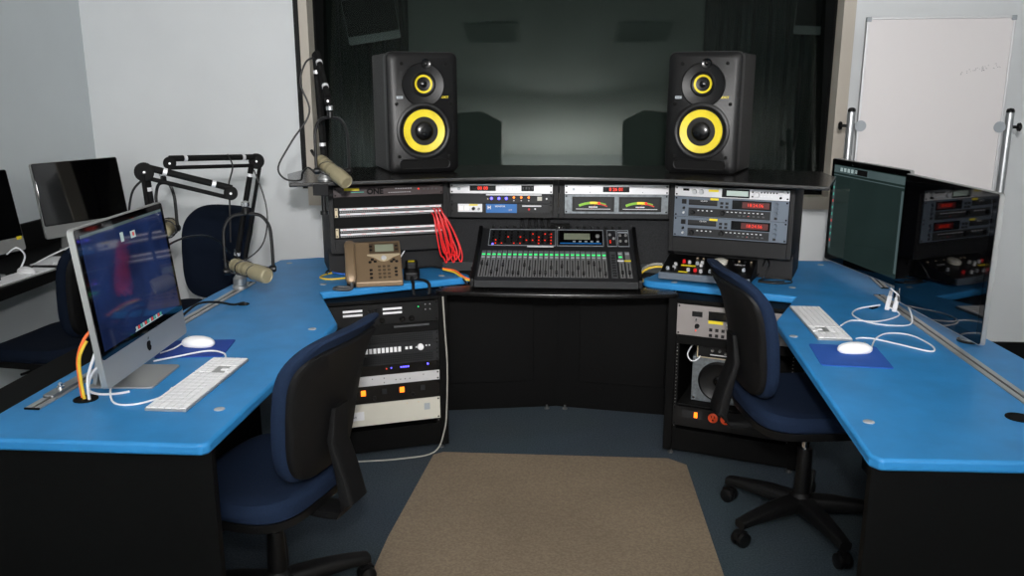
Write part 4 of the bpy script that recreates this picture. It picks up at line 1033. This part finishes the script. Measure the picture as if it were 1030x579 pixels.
    for c_ in t.children:
        if c_.name.split('.')[0] in ('seat_pan','seat_cushion','backrest_cushion','backrest_shell','support_arm','mechanism'): c_.location.y = off
    return t
chair('blue office chair pushed up to the left desk, in front of the left floor rack', (-.845,2.26,0), R(-106), .455, R(142))
chair('blue office chair at the right desk, its five-star base in full view', (.888,2.87,.0), R(97), .495, R(43), off=.05)
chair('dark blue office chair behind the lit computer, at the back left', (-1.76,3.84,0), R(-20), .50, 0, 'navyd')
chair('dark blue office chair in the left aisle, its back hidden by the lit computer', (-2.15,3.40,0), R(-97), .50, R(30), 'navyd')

# ------------------------------------------------------------------ microphones on booms
def mic_boom(lab, base, elbow, tip, jr=.031, group='articulated microphone booms'):
    t = thing('microphone_boom', lab, 'microphone boom', base, 0, group)
    b0 = Vector(base); L = lambda p: Vector(p)-b0
    e = L(elbow); p = L(tip); s = Vector((0,0,.045))
    B().lathe([(.032,0),(.032,.010),(.027,.012),(.027,.040),(.022,.046),(.012,.06),(.010,.075)],n=24).build('base_mount',['alud'],t)
    root = Vector((0,0,.08))
    def twin(a, b, name):
        d = (b-a).normalized(); n = Vector((0,0,1)); q = d.cross(n); q = Vector((1,0,0)) if q.length<.1 else q.normalized(); u = q.cross(d).normalized()
        m = B(); m.cyl(a+u*.017,b+u*.017,.0115,n=12); m.cyl(a-u*.017,b-u*.017,.0075,n=10); o=m.build(name,'blackm',t)
        for c_ in (a+u*.017+d*.055, b+u*.017-d*.068): B().cyl(c_,c_+d*.013,.0128,n=14).build('spring_collar','silver',o)
        return o
    twin(root, e, 'lower_arm'); twin(e, p, 'upper_arm')
    def joint(c, name='joint', r=.031):
        # disc facing roughly the camera side
        m = B()
        ax = (Vector((0,0,0))-(c+b0)); ax.z=0; ax.normalize()
        m.lathe([(r*.93,-.015),(r,-.012),(r,.012),(r*.93,.015)],c,ax,n=24); o = m.build(name,'blackm',t)
        B().lathe([(.0045,.0151),(.0035,.017)],c,ax,n=10).build('rivet','silver',o)
    joint(root,r=.018); joint(e,r=jr); joint(p,r=jr*.75)
    return t, p
def yoke_mic(lab, top, ax, H=.20, W=.085, mlen=.19, group='fawn broadcast microphones', openax=None):
    """microphone in a yoke hanging from `top` (world); ax = direction of mic front"""
    t = thing('broadcast_microphone', lab, 'microphone', top, 0, group)
    ax = Vector(ax).normalized(); sd = Vector((0,0,1)).cross(ax).normalized() if openax is None else Vector(openax).normalized()
    B().lathe([(.008,.0),(.014,-.004),(.014,-.018),(.008,-.022)],n=14).build('swivel','chrome',t)
    B().lathe([(.011,-.0225),(.011,-.045),(.006,-.05)],n=14).build('yoke_knob','blackp',t)
    z0 = -.045
    pts = [-sd*W+Vector((0,0,z0-H)), -sd*W+Vector((0,0,z0-H*.5)), -sd*W*.93+Vector((0,0,z0-.045)), -sd*W*.6+Vector((0,0,z0-.008)), Vector((0,0,z0)), sd*W*.6+Vector((0,0,z0-.008)), sd*W*.93+Vector((0,0,z0-.045)), sd*W+Vector((0,0,z0-H*.5)), sd*W+Vector((0,0,z0-H))]
    B().tube(pts,.006,n=8,smooth=5).build('yoke','blackp',t)
    c = Vector((0,0,z0-H))
    for s in (-1,1): 
        B().lathe([(.010,-.014),(.013,-.006),(.013,.006),(.008,.010)],c+sd*W*s,sd*s,n=14).build('side_knob','blackp',t)
    # elastic suspension
    sus = B()
    u2 = ax.cross(sd)
    for off in (-.03,.035):
        for s in (-1,1):
            sus.tube([c+sd*W*s, c+ax*off+u2*.031*s*1, c+ax*off-u2*.031*s],.0022,n=6,smooth=0)
    for off in (-.03,.035):
        ring=[c+ax*off+(sd*math.cos(a)+u2*math.sin(a))*.034 for a in [2*PI*i/16 for i in range(16)]]
        sus.tube(ring,.0025,n=6,smooth=0,closed=True)
    sus.build('shock_mount','kcable',t)
    a0 = c-ax*mlen*.5
    m = B().lathe([(.016,0),(.0225,.006),(.0255,.03),(.0255,mlen*.55),(.028,mlen*.60),(.0285,mlen*.93),(.0265,mlen*.985),(.022,mlen),(.020,mlen-.002),(.0,mlen-.001)],a0,ax,n=32).build('microphone_body','fawn',t)
    for k in range(3): B().lathe([(.0262,mlen*(.12+.13*k)),(.0262,mlen*(.19+.13*k))],a0,ax,n=32,cap=False).build('grille_band','fawnd',m)
    B().lathe([(.0292,mlen*.66),(.0292,mlen*.86)],a0,ax,n=32,cap=False).build('front_band','fawn',m)
    B().tube([a0,a0-ax*.03,a0-ax*.05+Vector((0,0,.01))],.006,n=8).build('connector','blackp',t)
    return t, a0
BA = (-1.345,3.40,.7443)
b1, _ = mic_boom('black microphone boom with a level upper arm, its silver base on the left desk rail', BA, (-1.238,3.40,1.273), (-1.46,3.10,1.290))
b2, _ = mic_boom('black microphone boom rising behind the lit computer and reaching right to the front microphone', (-1.385,2.80,.7443), (-1.375,2.73,1.294), (-1.140,2.86,1.210))
m1, _ = yoke_mic('fawn broadcast microphone hanging over the far end of the left blue desk', (-1.092,2.86,1.183), (.80,-.50,-.10), H=.20, W=.080, openax=(.93,.36,0))
m2, _ = yoke_mic('microphone hanging behind the lit computer, only its mount in view', (-1.475,3.07,1.265), (-.3,1,0), H=.17, W=.035, openax=(1,.1,0))
# shelf boom
b3, _ = mic_boom('small black microphone boom clamped on the left end of the long shelf', (-.955,3.40,1.2008), (-.968,3.40,1.685), (-.882,3.22,1.515), jr=.018)
m3, _ = yoke_mic('fawn broadcast microphone hanging over the left end of the long shelf', (-.870,3.20,1.500), (.62,-.45,-.38), H=.20, W=.062, openax=(1,.1,0), mlen=.18)
b = B(); b.box(-.03,.03,-.02,.03,-.0310,-.045); b.box(-.03,.03,-.036,-.024,-.045,.0); b.cyl((0,.005,-.046),(0,.005,-.11),.008,n=12); b.cyl((0,.005,-.11),(0,.005,-.125),.016,n=14)
cl = thing('shelf_clamp','black clamp gripping the left end of the long shelf, below the small boom','clamp',(-.93,3.262,1.2012))
b.build('clamp_jaw','blackp',cl,bevel=.002)
cable([(-.965,3.38,1.68),(-1.0,3.36,1.66),(-1.02,3.34,1.58),(-.99,3.34,1.47),(-1.06,3.32,1.36),(-1.115,3.30,1.26),(-1.09,3.30,1.212),(-1.03,3.30,1.208),(-1.01,3.27,1.24),(-.98,3.25,1.262),(-.95,3.24,1.24)],.0038,'kcable','black cable hanging in a long loop beside the small shelf boom')
for i,(dx,m) in enumerate(((0,'kcable'),(.012,'maroon'),(.024,'maroon'))):
    cable([(-1.075+dx,3.86,1.168),(-1.08+dx,3.87,1.0),(-1.075+dx,3.865,.85),(-1.08+dx,3.87,.7445)],.0045,m,['black cable running down beside the left desktop rack','maroon cable running down beside the black one at the left rack','maroon cable closest to the side of the left desktop rack'][i])
# cables of the desk booms
cable([(-1.385,2.74,1.27),(-1.43,2.74,1.22),(-1.46,2.76,1.10),(-1.45,2.78,.90),(-1.41,2.80,.79)],.004,'kcable','black cable bowing out left of the boom behind the lit computer')
cable([(-1.30,3.26,1.31),(-1.26,3.2,1.27),(-1.22,3.05,1.22),(-1.17,2.92,1.185),(-1.165,2.9,1.12),(-1.17,2.9,1.03)],.003,'kcable','thin black cable from the level boom arm down to the fawn microphone')
cable([(-1.24,3.37,1.24),(-1.20,3.36,1.12),(-1.19,3.34,1.02),(-1.22,3.33,.93),(-1.29,3.30,.88),(-1.31,3.28,.93)],.003,'kcable','black cable curving beside the lower arm of the level boom')
cable([(-1.40,2.78,1.0),(-1.40,2.95,1.02),(-1.39,3.1,1.015),(-1.38,3.25,.98),(-1.36,3.36,.90)],.004,'kcable','black cable sagging from the hidden boom in front of the back chair')
cable([(-1.36,2.80,.752),(-1.33,2.93,.790),(-1.30,3.03,.775),(-1.26,3.10,.748),(-1.232,3.134,.747),(-1.215,3.11,.747)],.0045,'kcable','black cable ending in the small hole of the left desk')
# cables behind lit computer
cable([(-1.275,2.12,.90),(-1.288,2.10,.86),(-1.292,2.10,.80),(-1.288,2.10,.735)],.0045,'ycable','yellow cable dropping into the hole of the left desk by the lit computer')
cable([(-1.265,2.14,.93),(-1.282,2.115,.90),(-1.300,2.108,.84),(-1.298,2.108,.735)],.0045,'ocable','orange cable beside the yellow one at the lit computer')
cable([(-1.262,2.13,.86),(-1.272,2.10,.80),(-1.272,2.095,.735)],.004,'wcable','white cable dropping into the hole of the left desk')
cable([(-1.25,2.20,.83),(-1.29,2.165,.80),(-1.30,2.145,.755),(-1.27,2.13,.745),(-1.22,2.135,.744),(-1.19,2.155,.744)],.0035,'wcable','white cable looping under the front edge of the lit computer')
cable([(-1.232,2.15,.80),(-1.20,2.08,.745),(-1.13,2.06,.744),(-1.08,2.12,.7445),(-1.085,2.19,.7445)],.0028,'wcable','thin white cable from the lit computer to the near end of its keyboard')
cable([(-1.25,2.42,.7435),(-1.20,2.45,.7475),(-1.12,2.52,.7475),(-1.06,2.50,.7475),(-1.035,2.455,.7445)],.0028,'wcable','white keyboard cable crossing the navy pad on the left desk')
cable([(-1.26,2.49,.747),(-1.24,2.54,.747),(-1.228,2.578,.753)],.0025,'wcable','short white cable from the left oval mouse to the lit computer')
# right desk cables
cable([(1.0,2.79,.7435),(1.02,2.80,.7435),(1.06,2.79,.7435),(1.12,2.73,.7435),(1.19,2.66,.7435),(1.22,2.72,.7435),(1.20,2.84,.7435),(1.13,2.86,.7435),(1.07,2.80,.7435),(1.02,2.70,.7435),(1.002,2.65,.754)],.0028,'wcable','white mouse cable making a loop beside the right mouse and keyboard')
cable([(1.0,2.95,.7435),(1.06,3.02,.7435),(1.14,3.01,.7435),(1.22,3.06,.7435),(1.27,3.13,.7435),(1.24,3.18,.76)],.0028,'wcable','white cable running from the right keyboard towards the hanging connectors')
cable([(1.245,3.17,.83),(1.28,3.10,.79),(1.265,3.0,.7435),(1.19,2.96,.7435),(1.11,3.0,.7435),(1.09,3.10,.7435),(1.14,3.19,.7435),(1.22,3.19,.76)],.0028,'wcable','white cable forming a wide loop under the farther display')
for i,(x,y,l) in enumerate(((1.240,3.175,'white plug hanging below the farther display, left one'),(1.258,3.150,'white plug hanging below the farther display, right one'))):
    t = thing('cable_plug', l, 'plug', (x,y,.7445), R(20), 'white plugs below the farther display', ry=R(9))
    B().box(-.008,.008,-.005,.005,.0,.055).build('plug_body','white',t,bevel=.002); B().box(-.006,.006,-.003,.003,.0555,.075).build('plug_tip','silver',t)
t = thing('cable_plug','small dark metal plug lying at the foot of the white plugs','plug',(1.205,3.215,.7402),R(40)); B().box(-.018,.018,-.008,.008,0,.007).build('plug_body','blackp',t,bevel=.001); B().box(.0185,.032,-.005,.005,.001,.006).build('plug_tip','steel',t)
# floor cable (left) and cable at right rack
cable([T(RL,p) for p in ((.262,-.006,.70),(.268,-.008,.55),(.275,-.008,.40),(.270,-.010,.22),(.255,-.02,.10),(.20,-.05,.015),(.05,-.05,.004),(-.10,-.03,.004),(-.2,-.01,.004))],.0035,'gcable','grey cable hanging down the inner edge of the left floor rack onto the carpet')
cable([(.80,3.20,.012),(.77,3.17,.006),(.79,3.13,.006),(.86,3.12,.006),(.92,3.13,.006)],.005,'wcable','short white cable on the carpet behind the right chair base')

# ------------------------------------------------------------------ whiteboard on stand
wbc = (1.868, 4.50); wa = R(-7)
wb = thing('whiteboard','portable whiteboard on a silver two-post stand at the back right','whiteboard',(*wbc,0),wa)
Wb=.345; z0_,z1_=.83,1.905
B().box(-Wb+.012,Wb-.012,-.008,.008,z0_+.012,z1_-.012).build('writing_surface','whiteb',wb)
f=B(); f.box(-Wb,-Wb+.0115,-.013,.013,z0_+.02,z1_-.02); f.box(Wb-.0115,Wb,-.013,.013,z0_+.02,z1_-.02); f.box(-Wb+.02,Wb-.02,-.013,.013,z1_-.0115,z1_); f.box(-Wb+.02,Wb-.02,-.013,.013,z0_,z0_+.0115)
f.build('board_frame','boardframe',wb,bevel=.003)
c0=B().box(-.012,.012,-.0145,.0145,-.012,.012).build('frame_corner','cap',wb,bevel=.004,loc=(-Wb+.010,0,z1_-.010)); rep(c0,[(Wb-.010,0,z1_-.010),(-Wb+.010,0,z0_+.010),(Wb-.010,0,z0_+.010)])
sm=B(); rnd=random.Random(3)
for k in range(60):
    u=rnd.random(); x=.10+u*.20; z=1.63-.0+.04*(u)+rnd.uniform(-.012,.012); 
    if rnd.random()<.35+u*.6: sm.box(x,x+rnd.uniform(.001,.006),-.0086,-.0082,z,z+.0018)
sm.build('marker_smudge','grey',wb)
for s in (-1,1):
    x=s*(Wb+.032)
    B().cyl((x,0,.06),(x,0,1.44),.019,n=24).build('post','alu',wb)
    B().lathe([(.0195,1.4405),(.0195,1.452),(.014,1.460),(.004,1.463)],(x,0,0),n=20).build('post_cap','blackp',wb)
    B().lathe([(.008,0),(.008,.022),(.020,.024),(.022,.034),(.014,.040)],(x+s*.019,0,1.37),(s,0,0),n=12).build('clamp_knob','blackp',wb)
    B().cyl((x-s*.019,0,1.37),(x-s*.030,0,1.37),.012,n=12).build('pivot','alu',wb)
    B().lathe([(.028,0),(.028,.003)],(s*(Wb-.014),-.0135,1.37),(0,-1,0),n=28).build('pivot_plate','cap',wb)
    B().prism([(-.26,.025),(-.26,.045),(-.05,.075),(-.03,.18),(.03,.18),(.05,.075),(.26,.045),(.26,.025)],x-.022,x+.022,'x').build('foot','blackp',wb,bevel=.004)
    for yy in (-.24,.24): B().lathe([(.024,-.012),(.024,.012)],(x,yy,.0245),(1,0,0),n=18).build('caster','rubber',wb)
B().box(-Wb-.012,Wb+.012,-.012,.012,.56,.76).build('crossbar','alud',wb,bevel=.003)
B().lathe([(.016,0),(.016,.02)],(Wb-.02,-.012,.84),(0,-1,0),n=16).build('board_latch','grey',wb)

# ------------------------------------------------------------------ black desk on the left wall with two dark computers
bd = thing('wall_desk','black desk along the left wall carrying two switched-off computers','desk',(0,0,0))
B().box(XL+.004,-2.34,2.2,4.90,.69,.74).build('worktop','black',bd,bevel=.002)
for y in (2.6,4.3): B().box(XL+.06,-2.40,y,y+.03,0,.6895).build('side_panel','black',bd)
B().box(XL+.004,XL+.024,2.2,4.90,.7405,.88).build('upstand','black',bd)
def P2(x,y): return (x,y,.7205)
WD=.7405
imac('all_in_one_computer','switched-off all-in-one computer nearer the corner on the black wall desk',(-2.44,4.215,WD),R(66),.49,.375,.062,'screenoff',z0=.09,logo=False,border=.008,tilt=R(9))
t,gl,sc=imac('all_in_one_computer','switched-off all-in-one computer with a yellow sticker, cut by the left edge of the view',(-2.545,3.49,WD),R(76),.51,.375,.062,'screenoff',z0=.09,logo=False,border=.008,tilt=R(9))
B().box(.215,.243,-.0045,-.0033,.052,.066).build('yellow_sticker','yellow',gl)
mouse('white mouse on the black wall desk', (-2.42,3.62,.7405), R(60))
keyboard('white keyboard at the front edge of the black wall desk', (-2.405,3.50,.7405), R(86))
t = thing('paper_sheet','white paper sheet lying at the front edge of the black wall desk, beyond the keyboard','paper',(-2.45,3.90,.7404),R(4)); 
t2=B().box(-.08,.08,-.09,.12,0,.001).build('sheet','white',t)
t = thing('power_adapter','small black box in front of the stickered computer','box',(-2.47,3.40,.7405),R(70)); B().box(-.06,.06,-.03,.03,0,.035).build('case','blackp',t,bevel=.004)
B().box(-.055,.055,-.0308,-.0301,.008,.014).build('slot','dgrey',t)
cable([(-2.50,3.62,.83),(-2.45,3.62,.86),(-2.43,3.64,.82),(-2.46,3.64,.757)],.004,'wcable','white cable hanging in a loop from the stickered computer')
cable([(-2.48,3.72,.735),(-2.52,3.85,.74),(-2.50,4.0,.765),(-2.45,4.1,.79),(-2.43,4.15,.80)],.004,'wcable','white cable lying between the two switched-off computers')
cable([(-2.40,4.15,.84),(-2.38,4.12,.79),(-2.39,4.09,.74),(-2.41,4.14,.7445)],.004,'gcable','grey cable hanging under the corner computer')
cable([(-2.42,3.83,.7445),(-2.40,3.95,.725),(-2.41,4.05,.7445)],.004,'wcable','white cable along the edge of the black wall desk')
